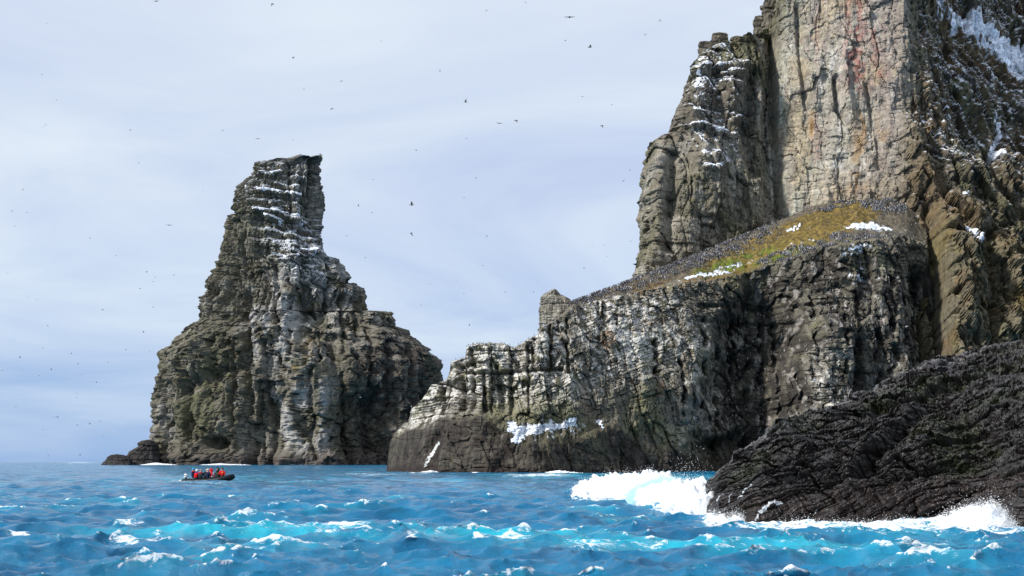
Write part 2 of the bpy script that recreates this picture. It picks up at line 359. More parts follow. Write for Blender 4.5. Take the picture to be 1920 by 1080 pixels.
cap = np.array([[V[(nr-1)*ncl:, 0].mean(), V[(nr-1)*ncl:, 1].mean(), V[(nr-1)*ncl:, 2].mean()+1]])
top = np.array([[(nr-1)*ncl+i, (nr-1)*ncl+(i+1) % ncl, nr*ncl, nr*ncl] for i in range(ncl)])
def with_cap(V, F, col, cap, top):
    me = mesh_np('m', np.vstack([V, cap]), np.vstack([F, top[:, [0, 1, 2, 2]]]), True, np.vstack([col.reshape(-1, 3), col.reshape(-1, 3)[-1:]]))
    return me
def tri_fix(F): return F
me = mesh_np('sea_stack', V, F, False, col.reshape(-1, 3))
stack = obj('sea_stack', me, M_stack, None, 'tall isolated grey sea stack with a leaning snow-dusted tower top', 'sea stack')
def crop(px, py, pts, pad=26):
    p = np.array(pts, float); sel = (px > p[:, 0].min()-pad) & (px < p[:, 0].max()+pad) & (py > p[:, 1].min()-pad) & (py < p[:, 1].max()+pad)
    r_ = np.where(sel.any(1))[0]; c_ = np.where(sel.any(0))[0]
    if len(r_) < 4 or len(c_) < 4: return None
    return slice(r_[0], r_[-1]+1), slice(c_[0], c_[-1]+1)
def find_patch(name, polys, P, Nn, px, py, thick, mat, parent, scale, fr=None, jit=4, freq=9.0, label=None):
    for k, pts in enumerate(polys):
        cr = crop(px, py, pts)
        if cr is None: continue
        qx, qy = px[cr], py[cr]
        jx = qx + jit*fbm(qx/freq, qy/freq, 0.5+0*qx, 3, 70+k, 0.7); jy = qy + jit*0.6*fbm(qx/freq, qy/freq, 9.5+0*qx, 3, 71+k, 0.7)
        m = poly_mask(jx, jy, pts)
        if fr is not None: m &= fr[cr] > 0.3
        patch(name, P[cr], Nn[cr], m, thick, mat, parent, label, k, scale)
def find_strips(lines, P, Nn, px, py, thick, parent, scale, fr=None, grow=1.0, name='snow_patch', mat=None):
    for k, (pts, w_) in enumerate(lines):
        cr = crop(px, py, pts)
        if cr is None: continue
        qx, qy = px[cr], py[cr]
        m = pline(qx+4*noise(qx/6, qy/6, 0.3, 170+k), qy+4.0*noise(qx/16, qy/30, 5.3, 180+k)+1.2*noise(qx/4, qy/4, 5.3, 181+k), pts, w_*grow) > 0.42+0.75*noise(qx/8, qy/5, 2.2, 190+k)
        if fr is not None: m &= fr[cr] > 0.3
        patch(name, P[cr], Nn[cr], m, thick, mat or M_snow, parent, None, k, scale)
find_strips(LEDGES, P, Nn, px, py, 0.4, stack, 4.0, fr, 0.78)

# ---- column-built cliffs: each column of the survey runs from the water up the face, over the top and down behind
def headland():
    pxs = np.concatenate([np.linspace(728, 1110, 290), np.linspace(1110, 1790, 375)[1:]])
    rim = np.interp(pxs, [728, 735, 740, 758, 768, 772, 798, 802, 812, 838, 843, 846, 872, 876, 890, 946, 962, 985, 1008, 1016, 1045, 1075, 1150, 1200, 1280, 1340, 1420, 1540, 1620, 1700, 1738, 1752, 1765, 1790],
                         [880, 826, 815, 795, 790, 768, 748, 742, 725, 714, 700, 678, 673, 652, 645, 645, 655, 641, 628, 615, 598, 574, 560, 547, 530, 524, 506, 468, 452, 442, 462, 590, 700, 780])
    rim = rim + 4.0*noise(pxs/7, 0, 0, 3)*(pxs < 1060) + 3*noise(pxs/16, 0, 0, 4)
    crest = np.interp(pxs, [728, 1045, 1075, 1120, 1200, 1300, 1430, 1530, 1600, 1690, 1738, 1752, 1790], [880, 599, 566, 549, 520, 480, 427, 384, 376, 369, 415, 560, 760])
    crest = np.minimum(crest, rim-1.5)
    Yb = np.interp(pxs, [728, 740, 800, 900, 1000, 1100, 1200, 1300, 1400, 1500, 1600, 1700, 1790], [296, 291, 268, 251, 250, 257, 262, 268, 276, 270, 268, 274, 286])
    Yr = Yb + np.interp(pxs, [728, 800, 1000, 1200, 1400, 1700, 1790], [3, 9, 14, 20, 16, 18, 14])
    Zr = WZ(rim, Yr)
    tan = 0.60
    Yt = (Zr-CAMH-tan*Yr)/((HOR-crest)/FPX-tan); Yt = np.maximum(Yt, Yr+2.5); Zt = WZ(crest, Yt)
    nf, ntr, nb = 300, 66, 10
    v = np.linspace(0, 1, nf)[:, None]
    Zf = -1.5 + (Zr[None]+1.5)*v
    Yf = Yb[None] + (Yr-Yb)[None]*np.clip((Zf-0)/np.maximum(Zr[None], 1), 0, 1)**1.0
    u = np.linspace(0, 1, ntr+1)[1:, None]
    bulge = np.sin(u*math.pi)*0.6
    Zt_ = Zr[None]+(Zt-Zr)[None]*u + bulge*(Yt-Yr)[None]*0.05; Yt_ = Yr[None]+(Yt-Yr)[None]*u
    q = np.linspace(0, 1, nb+1)[1:, None]
    Zb_ = Zt[None]*(1-q)-1.5*q; Yb_ = Yt[None] + 14*q**0.5
    Z = np.vstack([Zf, Zt_, Zb_]); Y = np.vstack([Yf, Yt_, Yb_])
    px = np.repeat(pxs[None], Z.shape[0], 0); py = PYf(Z, Y)
    seg = np.zeros(Z.shape); seg[nf:nf+ntr] = 1; seg[nf+ntr:] = 2
    tz = np.zeros(Z.shape); tz[nf:nf+ntr] = u
    return px, py, Y, Z, seg, tz, nf
px, py, Y, Z, seg, tz, nf = headland()
X = WX(px, Y); P = np.stack([X, Y, Z], -1)
face = np.where(seg == 0, 1.0, 0.0); face = blur(face, 3)
x, y, z = X, Y, Z
wz = z - 0.02*x + 0.9*fbm(x/18, y/18, z/18, 3, 5) + np.where(px > 1020, 1, 0)*0
slant = np.clip(blob(px, py, 1180, 690, 170, 110, -28, 0.4), 0, 1)
wz = wz - slant*0.33*x
ws = x + 0.7*fbm(x/8, y/8, z/8, 3, 8) + 0.4*y
rough = sst(-0.4, 0.4, fbm(x/11, y/11, z/14, 3, 21))
apron = sst(-8, 8+34*np.clip(blob(px, py, 1020, 800, 90, 60), 0, 1), py - np.interp(px, [728, 800, 850, 950, 1000, 1090, 1130, 1200, 1320, 1480, 1790], [820, 800, 783, 781, 800, 800, 790, 830, 855, 862, 865]) + 9*noise(px/40, py/40, 0, 9) + 7*noise(px/11, py/11, 0, 10))*(px < 1560)
b0, _ = blocks(ws, wz, 6.5, 5.0, 10); b1, _ = blocks(ws, wz, 2.8, 2.4, 11); b2, _ = blocks(ws+3, wz, 1.25, 1.5, 12)
c1 = cells(ws, z+1.5*fbm(x/6, y/6, z/6, 2, 9), 4.2, 9.0, 14, 0.09); c2 = cells(ws, z-0.25*x, 1.9, 2.8, 15); c3 = cells(ws, wz, 0.85, 1.1, 16)
jag = sst(1080, 960, px)
lay = np.clip(sst(-0.1, 0.5, fbm(x/22, y/22, z/9, 3, 24)+0.1) + 0.6*slant + 0.5*jag, 0, 1)
d = 1.9*fbm(x/16, y/16, z/22, 3, 1) + 2.2*ridged(x/5.5, y/9, z/34, 3, 2)*(1-0.6*slant)
d += b0*(0.25+0.55*jag) + b1*0.46*lay + b2*0.34*lay*(0.5+0.8*rough) + c1*(1.15-0.5*slant) + c2*0.65*(0.5+0.7*rough) + c3*0.34
d = d*(1-0.55*apron) + 0.35*fbm(x/2, y/2, z/3, 4, 31) + apron*0.5*fbm(x/4, y/4, z/4, 3, 33)
apx = px + 22*noise(px/60, py/60, 1, 35) + 9*noise(px/18, py/18, 1, 36); apy = py + 30*noise(px/50, py/70, 4, 37)
f = np.zeros_like(d)
f += 2.6*apron*(px < 1160) + 0.6*apron
f += 3.2*slant
f -= 2.2*pline(px, py, [(862, 690), (868, 770)], 5) + 2.4*pline(px, py, [(905, 700), (908, 770)], 6) + 2.4*pline(px, py, [(930, 690), (945, 770)], 6) + 1.6*pline(px, py, [(1000, 640), (1000, 690)], 5)
f -= 2.0*pline(px, py, [(958, 697), (1052, 695)], 3.5) + 1.6*pline(px, py, [(870, 700), (960, 700)], 3)
f += 1.5*blob(px, py, 1000, 660, 55, 26, 0, 0.3)
f -= 2.6*np.clip(blob(apx, py, 925, 738, 80, 36, 0, 0.35), 0, 1)
for gx, g0, g1, gw in ((790, 770, 800, 3), (832, 730, 785, 3.5), (884, 655, 770, 3.5), (920, 655, 775, 3), (958, 668, 775, 4), (990, 650, 780, 3), (1030, 610, 690, 3), (1062, 600, 700, 3), (1120, 570, 640, 3)):
    f -= 1.9*pline(px+4*noise(py/14, gx, 0, 5), py, [(gx, g0), (gx+2, g1)], gw)
for gx, g0, g1, gw in ((1318, 600, 760, 4), (1352, 610, 850, 4), (1380, 590, 800, 3.5), (1412, 600, 840, 4), (1440, 590, 820, 4), (1466, 600, 840, 5), (1498, 620, 800, 4), (1522, 560, 650, 4), (1575, 600, 700, 3.5), (1604, 560, 790, 5), (1640, 600, 760, 4), (1665, 520, 720, 4), (1692, 560, 720, 4), (1712, 500, 700, 5), (1225, 640, 720, 3), (1275, 650, 780, 3)):
    f -= 3.0*pline(px+9*noise(py/30, gx, 0, 5)+5*noise(py/10, gx, 4, 6), py, [(gx, g0), (gx+5, g1)], gw)*sst(-0.35, 0.2, noise(py/26, gx, 7, 8))
f -= 9.5*np.clip(blob(apx+0.25*(apy-700), apy, 1402, 705, 80, 170, 0, 0.4), 0, 1)*(1-slant)
f -= 9*np.clip(blob(apx, apy, 1400, 862, 110, 50, 0, 0.4), 0, 1)
f += 3.5*np.clip(pline(px, py, [(1555, 640), (1545, 800)], 45), 0, 1) + 2.5*pline(px, py, [(1660, 560), (1680, 720)], 40)
f -= 2.5*pline(px, py, [(1605, 640), (1612, 800)], 12) + 2.2*pline(px, py, [(1480, 640), (1490, 800)], 12)
f -= 8*pline(px, py, [(1725, 520), (1745, 700)], 14)
f -= 1.6*pline(px, py, [(1310, 574), (1560, 572)], 4) + 1.2*pline(px, py, [(1310, 603), (1500, 603)], 4)
f -= 1.4*pline(px, py, [(1490, 640), (1500, 560), (1640, 520)], 8)
f -= 1.6*pline(px, py, [(800, 860), (830, 820)], 8)
f += 1.2*pline(px, py, [(1330, 640), (1345, 800)], 14)
d = d + f
capf = np.interp(px, [728, 790, 860], [0.25, 0.6, 1.0])
P[..., 1] -= d*face*capf
P[..., 0] -= 0.25*d*face*capf*(px < 900)
ter = (seg == 1)
tn = 0.7*fbm(x/6, y/6, 0*z, 4, 51) + 0.12*b1
P[..., 2] += np.where(ter, tn*np.sin(np.clip(tz, 0, 1)*math.pi)**0.5*np.clip((px-1060)/60, 0.15, 1), 0)
rimb = ter & (tz < 0.35)
P[..., 2] += np.where(rimb, (0.35-tz)*1.4*b2, 0)*np.clip((px-1000)/200, 0.3, 1)
P[..., 2] += np.where(ter, 0.32*fbm(x/1.3, y/1.6, 0*z, 3, 52)*np.clip((px-1200)/100, 0, 1)*sst(0.0, 0.15, tz)*sst(1.0, 0.9, tz), 0)
Nn = grid_normals(P); 
if Nn[:300, :, 1].mean() > 0: Nn = -Nn
col = np.zeros(P.shape, np.float32) + np.array((0.150, 0.134, 0.100), np.float32)
na = fbm(x/12, y/12, z/16, 4, 41); nb = fbm(x/2.6, y/2.6, z/9, 4, 42); nc_ = fbm(x/1.3, y/1.3, z/1.3, 3, 43); nd = fbm(x/1.2, y/1.2, z/16, 3, 44)
col = mixv(col, (0.11, 0.10, 0.075), sst(0.0, 0.5, -na+0.5*nb)*0.8)
col = mixv(col, (0.155, 0.150, 0.075), sst(0.15, 0.5, na-0.4*nc_)*0.6)
pale = np.clip(blob(px, py, 900, 680, 130, 70, -10) + blob(px, py, 1100, 640, 190, 90, -15) + blob(px, py, 800, 770, 60, 50, -45) + 0.6*blob(px, py, 1320, 730, 60, 120) + 0.8*blob(px, py, 1550, 740, 45, 100) + 0.25*blob(px, py, 1670, 620, 60, 120), 0, 1)
col = mixv(col, (0.31, 0.285, 0.235), pale*sst(-0.25, 0.35, nb+0.4*nc_)*0.75)
guano = sst(0.1, 0.5, Nn[..., 2]+0.35*nc_)*pale*(1-apron)
col = mixv(col, (0.66, 0.635, 0.58), np.clip(guano*sst(-0.3, 0.3, na+nc_) + pale*sst(0.3, 0.65, nd+0.3*nc_)*0.6, 0, 1)*0.75)
dk = np.clip(blob(px, py, 1420, 700, 115, 170, 0, 0.3)*(1-slant) + 0.9*blob(px, py, 1600, 540, 170, 75, 5) + 0.75*blob(px, py, 1650, 670, 120, 150), 0, 1)  # dark streaked rock; the alcove's shade is painted in with it
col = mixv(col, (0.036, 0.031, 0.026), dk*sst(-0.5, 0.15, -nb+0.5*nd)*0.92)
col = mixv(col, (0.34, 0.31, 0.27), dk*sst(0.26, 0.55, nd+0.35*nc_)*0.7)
col = mixv(col, (0.25, 0.125, 0.05), np.clip(blob(px, py, 1138, 640, 14, 18, 0, 0.3) + pline(px, py, [(1190, 620), (1240, 600)], 8)*0.6 + blob(px, py, 1236, 730, 5, 14)*0.8 + 0.4*pline(px, py, [(1090, 720), (1100, 780)], 8), 0, 1)*sst(-0.4, 0.2, nc_)*0.8)
col = mixv(col, (0.025, 0.019, 0.016), np.clip(apron*(0.85+0.5*nb), 0, 1)*0.97)
col = mixv(col, (0.085, 0.075, 0.06), apron*sst(0.1, 0.5, nc_+0.3*na)*0.5)
wet = sst(1.6, 0.2, z+0.6*na); col = mixv(col, (0.03, 0.02, 0.017), wet*0.8)
terc = np.where(ter, 1.0, 0)
col = mixv(col, (0.110, 0.090, 0.062), terc*sst(0.05, 0.3, tz)*0.9)
gm = np.clip(blob(px, py, 1480, 448, 200, 30, -21.5, 0.35) + blob(px, py, 1570, 410, 70, 22, -12, 0.4), 0, 1)*terc
grassc = np.zeros(P.shape, np.float32) + np.array((0.145, 0.102, 0.026), np.float32)
grassc = mixv(grassc, (0.105, 0.150, 0.014), np.clip(blob(px, py, 1360, 500, 120, 14, -17, 0.6) + blob(px, py, 1480, 478, 60, 10, -20, 0.6), 0, 1)*sst(-0.4, 0.2, nb))
grassc = mixv(grassc, (0.075, 0.055, 0.022), sst(-0.05, 0.4, nc_+0.5*nb)*0.8)
grassc = mixv(grassc, (0.25, 0.175, 0.055), sst(0.1, 0.5, fbm(x/0.8, y/2.0, z/0.8, 3, 57))*0.6)
gmm = sst(0.35, 0.65, gm+0.25*nc_+0.15*nb)
col = col*(1-gmm[..., None]) + grassc*gmm[..., None]
slopeg = np.clip(blob(px, py, 1260, 535, 120, 16, -8, 0.6), 0, 1)*sst(0.0, 0.3, nb+Nn[..., 2]-0.5)
col = mixv(col, (0.16, 0.10, 0.035), slopeg*0.7)
dust = np.clip(blob(px, py, 1020, 806, 85, 20, -3, 0.5) + blob(px, py, 1345, 506, 80, 7, -13, 0.5) + blob(px, py, 1632, 428, 62, 8, 5, 0.5) + 0.9*blob(px, py, 1600, 470, 40, 14, -10) + 0.8*blob(px, py, 1490, 464, 60, 8, -18) + 0.8*blob(px, py, 1610, 520, 30, 22, 20), 0, 1)
col = mixv(col, (0.74, 0.77, 0.81), sst(0.62, 0.95, 0.62*dust + 0.6*nc_ + 0.35*fbm(x/.5, y/.5, z/.5, 2, 58))*0.9)
nr, ncl = P.shape[:2]
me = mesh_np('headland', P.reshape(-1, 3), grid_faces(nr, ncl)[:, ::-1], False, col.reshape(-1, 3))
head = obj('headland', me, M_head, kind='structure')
find_patch('snow_patch', [[(1275, 520), (1330, 510), (1398, 502), (1396, 506), (1340, 514), (1290, 523)], [(1330, 504), (1380, 492), (1412, 487), (1400, 494), (1350, 503)],
    [(1578, 428), (1600, 418), (1640, 418), (1668, 428), (1686, 436), (1640, 433)], [(1470, 430), (1515, 420), (1518, 423), (1480, 433)], [(1474, 466), (1503, 460), (1500, 464), (1480, 468)],
    [(1585, 470), (1605, 460), (1625, 459), (1605, 470), (1592, 476)], [(1600, 515), (1612, 512), (1625, 527), (1612, 526)], [(1572, 543), (1585, 542), (1596, 550)], [(1672, 570), (1684, 568), (1686, 575)],
    [(950, 790), (956, 786), (975, 800), (1000, 797), (1030, 793), (1050, 795), (1070, 784), (1090, 782), (1075, 800), (1055, 805), (1030, 806), (1010, 816), (985, 818), (978, 832), (955, 830), (962, 818), (953, 808)], [(1112, 788), (1122, 787), (1132, 800), (1128, 814), (1122, 800)]], P, Nn, px, py, 0.07, M_snow, head, 1.5, None, 6, 6)
M_run0 = plain_mat('thin_wash', (0.50, 0.50, 0.48), 0.5, 0.4, 2.0, 0.35, 0.3)
find_patch('water_runoff', [[(830, 824), (837, 828), (824, 850), (812, 868), (802, 880), (799, 878), (806, 862), (818, 840)]], P, Nn, px, py, 0.05, M_run0, head, 1.0, None, 5, 6)
HEAD = (P, Nn, px, py, ter, tz)

# ---- the mountain wall behind
def mountain():
    nz, nside, nfr = 450, 18, 470
    rows = np.concatenate([np.linspace(900, 720, 16)[:-1], np.linspace(720, -190, nz)]); nz = len(rows)
    lx = np.interp(-rows, [-720, -560, -520, -470, -430, -350, -290, -262, -252, -240, -205, -182, -150, -120, -100, -88, -75, -60, -45, -30, -5, 10, 60, 190],
                          [1180, 1184, 1189, 1204, 1209, 1211, 1213, 1220, 1240, 1257, 1262, 1275, 1291, 1297, 1300, 1308, 1325, 1358, 1390, 1416, 1440, 1450, 1465, 1480])
    lx = lx + 3*noise(rows/9, 0, 0, 5) + 5*noise(rows/30, 0, 0, 6)
    t = np.concatenate([np.zeros(nside), np.linspace(0, 1, nfr), np.linspace(1, 2.0, 30)[1:]]); nfr += 29
    px = 1180+960*t[None] + (lx-1180)[:, None]*np.clip(1-t[None]/0.5, 0, 1)**1.5
    py = np.repeat(rows[:, None], nside+nfr, 1)
    colsx = [1180, 1300, 1400, 1440, 1460, 1560, 1690, 1720, 1780, 1850, 1930, 2140]
    rowsy = [-190, 0, 200, 380, 520, 720]
    T = [[345, 338, 340, 346, 340, 332, 326, 336, 352, 368, 380, 400],
         [336, 326, 328, 336, 330, 324, 318, 328, 340, 352, 362, 380],
         [324, 318, 320, 330, 326, 319, 313, 318, 324, 332, 342, 360],
         [314, 312, 316, 324, 322, 315, 309, 309, 309, 314, 322, 340],
         [306, 308, 312, 316, 316, 312, 306, 301, 292, 296, 304, 320],
         [300, 304, 308, 312, 312, 309, 303, 292, 280, 282, 290, 305]]
    Y = interp_table(px, py, colsx, rowsy, T)
    back = np.concatenate([np.linspace(1, 0, nside)**1.6*70, np.zeros(nfr)])
    Y = Y + back[None]
    edge = (np.exp(-t*60)*8)[None]  # rounds the left corner
    Y = Y + np.repeat(edge, nz, 0)
    side = np.concatenate([np.linspace(1, 0, nside), np.zeros(nfr)])
    return px, py, Y, side, t
px, py, Y, side, t = mountain()
Zm = WZ(py, np.interp(py, [-190, 720], [322, 318])); X = WX(px, Y)
# keep each slice level: height belongs to the row, bearing to the column
py_eff = PYf(Zm, Y)
P = np.stack([X, Y, Zm], -1); x, y, z = X, Y, Zm
s = x + 0.6*y
wz = z + 0.8*fbm(x/25, y/25, z/25, 3, 5) + 0.03*x; ws = s + 0.9*fbm(x/10, y/10, z/10, 3, 8)
slab = np.clip(blob(px, py, 1540, 200, 95, 260, 3, 0.25) + blob(px, py, 1500, 330, 60, 130, 0, 0.3) + blob(px, py, 1640, 120, 55, 260, 0, 0.4), 0, 1)
low0 = sst(1740, 1775, px)*sst(380, 470, py)
mtn = sst(1685, 1745, px + 20*noise(px/40, py/40, 0, 4) + np.interp(py, [0, 200, 400], [0, 10, 30]))
rough = sst(-0.4, 0.4, fbm(x/14, y/14, z/18, 3, 22))
b0, _ = blocks(ws, wz, 7.5, 8.0, 20); b1, _ = blocks(ws, wz, 3.2, 3.2, 21); b2, _ = blocks(ws+3, wz, 1.4, 1.8, 22)
c1 = cells(ws, z+2*fbm(x/8, y/8, z/8, 2, 9), 5.5, 13.0, 24, 0.08); c2 = cells(ws, z-0.2*x, 2.4, 4.0, 25); c3 = cells(ws, wz, 1.0, 1.3, 26)
amp = 1-0.80*slab; towr = sst(1430, 1395, px)
d = (2.2*fbm(x/20, y/20, z/30, 3, 1) + 2.4*ridged(x/7, y/9, z/38, 3, 2))*(0.3+0.7*amp)
d += (b0*(0.3+0.6*towr) + (b1*0.40*(0.3+0.7*towr) + b2*0.24)*(0.4+0.8*rough) + c1*1.3 + c2*0.8*(0.5+0.7*rough) + c3*0.36)*amp*(1+0.35*mtn)
d += slab*(1.0*ridged(x/4.0, y/6, z/46, 2, 12) + 0.85*cells(ws, z, 3.4, 18, 27, 0.05) + 0.28*cells(ws, z, 1.2, 6, 28, 0.06) + 0.22*c2*rough + 0.12*c3 + 0.08*b2)
d += 0.3*fbm(x/1.6, y/1.6, z/2.4, 4, 31)
sx = x + 0.55*(z-60)      # ribs on the right run down to the right
d += mtn*(4.2*ridged(sx/15, y/40, z/90, 2, 61) + 2.2*ridged(sx/6, y/20, z/40, 2, 62) - 1.5)
f = np.zeros_like(d)
f += ledge_steps(px, py, TOWER, 1.6, 18)
f -= 6*pline(px, py, [(1408, 130), (1400, 260), (1412, 330)], 10)
f += 3.5*pline(px, py, [(1425, 60), (1415, 240), (1412, 420)], 16)
f -= 4.5*pline(px, py, [(1450, 40), (1448, 170), (1455, 300), (1460, 420)], 7)
f -= 2.0*pline(px, py, [(1492, 0), (1500, 120), (1512, 200)], 5)
f -= 3.0*pline(px, py, [(1567, 150), (1570, 210), (1588, 240)], 5)
f += 2.0*pline(px, py, [(1582, 140), (1592, 235)], 10)
f -= 1.5*pline(px, py, [(1625, 170), (1640, 250), (1650, 330)], 5)
f += 3.0*pline(px, py, [(1330, 300), (1360, 420)], 30) + 2*pline(px, py, [(1240, 280), (1230, 500)], 14) - 3*pline(px, py, [(1262, 300), (1252, 480)], 9)
f -= 3.0*pline(px, py, [(1345, 130), (1350, 235)], 12)
f += 3.0*pline(px, py, [(1700, 250), (1740, 420), (1790, 640)], 22)
f -= 6*pline(px, py, [(1735, 420), (1752, 560), (1760, 700)], 11)
f -= 4.5*pline(px, py, [(1850, 470), (1855, 660)], 12) - 3.5*pline(px, py, [(1810, 500), (1800, 650)], 22) - 3*pline(px, py, [(1895, 540), (1890, 650)], 18)
f -= 3.5*pline(px, py, [(1830, 150), (1868, 260), (1850, 300)], 9)
f -= 4*pline(px, py, [(1770, 60), (1800, 180), (1860, 330), (1905, 430)], 12)
f -= 3.0*pline(px, py, [(1870, 100), (1920, 260)], 14)
d += low0*(0.9*c2 + 0.5*c3 + 0.9*ridged(x/2.5, y/4, z/14, 3, 63))
d = d + f
taper = np.where(side > 0, 0.6, 1.0)
P[..., 1] -= d*taper*0.93
P[..., 0] -= d*np.where(side > 0, 0.55, np.exp(-t*30)*0.5)
P[..., 2] += mtn*0.3*d
Nn = grid_normals(P)
if Nn[:250, :, 1].mean() > 0: Nn = -Nn
na = fbm(x/14, y/14, z/18, 4, 41); nb = fbm(x/3, y/3, z/12, 4, 42); nc_ = fbm(x/1.5, y/1.5, z/1.5, 3, 43); nd = fbm(x/1.6, y/1.6, z/40, 4, 44)
col = np.zeros(P.shape, np.float32) + np.array((0.175, 0.155, 0.115), np.float32)
col = mixv(col, (0.29, 0.265, 0.215), sst(-0.1, 0.45, nb+0.4*na)*0.8)
col = mixv(col, (0.10, 0.095, 0.045), sst(0.05, 0.5, -na+0.4*nc_)*0.7)
col = mixv(col, (0.345, 0.315, 0.255), slab*0.9)
col = mixv(col, (0.34, 0.33, 0.255), slab*blob(px, py, 1485, 280, 50, 260)*0.7)
col = mixv(col, (0.46, 0.44, 0.40), slab*sst(0.1, 0.5, nd+0.3*nc_)*0.7)
col = mixv(col, (0.235, 0.185, 0.155), slab*np.clip(sst(0.0, 0.5, -nd+0.3*na)*0.5+0.6*sst(1580, 1680, px+25*na), 0, 0.85))
col = mixv(col, (0.33, 0.25, 0.145), slab*sst(0.0, 0.45, na+0.4*nd)*0.55)
wpx = px + 10*nd + 5*nb
red = np.clip(pline(wpx, py, [(1604, -150), (1602, 60), (1600, 165)], 19) + 0.7*pline(wpx, py, [(1632, 60), (1650, 150)], 9) + 0.6*blob(wpx, py, 1716, 245, 9, 26) + 0.5*blob(wpx, py, 1718, 80, 10, 20) + 0.35*pline(wpx, py, [(1530, 0), (1532, 300)], 8), 0, 1)
col = mixv(col, (0.27, 0.10, 0.075), red*sst(-0.4, 0.3, nc_+0.5*nb+0.3*nd)*0.85)
ora = np.clip(pline(wpx, py, [(1520, 205), (1524, 250)], 6) + 0.8*pline(wpx, py, [(1625, 215), (1615, 300), (1612, 360)], 20) + 0.5*blob(wpx, py, 1650, 300, 14, 50) + 0.3*pline(wpx, py, [(1495, 0), (1500, 60)], 10), 0, 1)
col = mixv(col, (0.28, 0.155, 0.05), ora*sst(-0.3, 0.3, nb+0.5*nc_+0.3*nd)*0.9)
brn = mtn*sst(640, 380, py+60*na)
col = mixv(col, (0.125, 0.086, 0.042), mtn*0.85*sst(-0.5, 0.1, na+0.3*nc_))
col = mixv(col, (0.052, 0.042, 0.033), mtn*sst(0.05, 0.45, nb-0.3*na)*0.7)
low = mtn*sst(400, 520, py)
col = mixv(col, (0.155, 0.135, 0.085), low*sst(-0.3, 0.3, nb+0.3*nc_)*0.8)
col = mixv(col, (0.155, 0.125, 0.045), low*sst(0.0, 0.4, na)*0.6)
twr = sst(1425, 1395, px)*sst(300, 240, py)
col = mixv(col, (0.075, 0.062, 0.045), twr*sst(-0.4, 0.2, na+0.3*nb)*0.6)
reg = np.clip(mtn*(0.26+0.36*sst(430, 150, py)) - 0.3*low + 0.65*blob(px, py, 1340, 200, 60, 150), 0, 1.2)
sn = sst(0.30, 0.50, Nn[..., 2] + 0.36*nc_ + 0.15*nb + 0.75*(reg-1.0))*np.clip(reg*2, 0, 1)
big = np.clip(blob(px, py, 1850, 12, 100, 26, 20, 0.4) + blob(px, py, 1915, 55, 60, 40, 30, 0.4) + 0.9*pline(px, py, [(1862, 190), (1870, 240), (1855, 280), (1866, 300)], 6), 0, 1)
sn = np.clip(sn + sst(0.35, 0.65, big + 0.9*nc_ + 0.7*nb + 0.5*fbm(sx/3, y/20, z/30, 3, 66) - 0.22)*sst(0.08, 0.3, big), 0, 1)
col = mixv(col, (0.80, 0.83, 0.88), sn)
nr, ncl = P.shape[:2]
me = mesh_np('mountain', P.reshape(-1, 3), grid_faces(nr, ncl)[:, ::-1], False, col.reshape(-1, 3))
mount = obj('mountain', me, M_mount, kind='structure')
find_strips(TOWER, P, Nn, px, py, 0.25, mount, 2.0)
find_strips([([(1862, 190), (1870, 240), (1853, 280)], 5), ([(1853, 280), (1866, 300)], 4), ([(1760, 215), (1785, 222)], 3), ([(1745, 275), (1790, 290)], 2.5), ([(1800, 460), (1830, 500)], 4), ([(1815, 490), (1822, 505)], 4), ([(1790, 410), (1800, 400)], 4), ([(1840, 90), (1870, 110)], 4), ([(1775, 160), (1800, 190)], 3)], P, Nn, px, py, 0.25, mount, 2.0)

# ---- foreground ridge
def fore():
    pxs = np.concatenate([np.linspace(1308, 2150, 520), np.linspace(2150, 3000, 40)[1:]])
    crest = np.interp(pxs, [1308, 1314, 1320, 1326, 1342, 1362, 1380, 1420, 1450, 1470, 1540, 1560, 1610, 1680, 1700, 1760, 1800, 1850, 1920, 2000, 2150, 2450, 2700, 2900, 3000], [972, 958, 925, 905, 889, 868, 850, 828, 812, 800, 772, 764, 742, 708, 694, 672, 665, 656, 645, 632, 610, 640, 740, 900, 985])
    crest = crest + 3*noise(pxs/14, 0, 0, 3) + 1.5*noise(pxs/5, 0, 0, 4)
    Yb = np.interp(pxs, [1308, 1350, 1430, 1600, 1750, 1840, 1920, 2150], [54, 51.5, 49.5, 49, 49.5, 48.5, 47.0, 43])
    Yt = Yb + np.interp(pxs, [1308, 1330, 1400, 1600, 1920, 2150], [0.8, 1.8, 4.5, 10, 17, 22])
    Zt = WZ(crest, Yt)
    nf, nb = 290, 24
    v = np.linspace(0, 1, nf)[:, None]
    Z = -0.6 + (Zt+0.6)[None]*v
    vv = np.clip(Z/np.maximum(Zt[None], 0.05), 0, 1)
    Y = Yb[None] + (Yt-Yb)[None]*(0.35*vv + 0.65*vv**2.2)
    q = np.linspace(0, 1, nb+1)[1:, None]
    Z = np.vstack([Z, Zt[None]*(1-q**1.5)-0.6*q]); Y = np.vstack([Y, Yt[None]+(4+0.3*Zt[None])*q**0.8])
    px = np.repeat(pxs[None], len(Z), 0)
    return px, PYf(Z, Y), Y, Z, np.clip((np.arange(len(Z))[:, None] < nf)*1.0 + 0*px, 0, 1)
px, py, Y, Z, front = fore(); X = WX(px, Y); P = np.stack([X, Y, Z], -1); x, y, z = X, Y, Z
dip = z - 0.36*(x-8) + 0.16*(y-50)
wz = dip + 0.22*fbm(x/2.6, y/2.6, z/2.6, 3, 5); ws = x + 0.5*y + 0.2*fbm(x/1.5, y/1.5, z/1.5, 3, 8)
b0, _ = blocks(ws, wz, 0.95, 1.5, 30); b1, _ = blocks(ws, wz, 0.36, 0.5, 31); b2, _ = blocks(ws, wz, 0.15, 0.24, 32)
smooth = sst(0.9, 0.2, z - 0.1*(x-7))
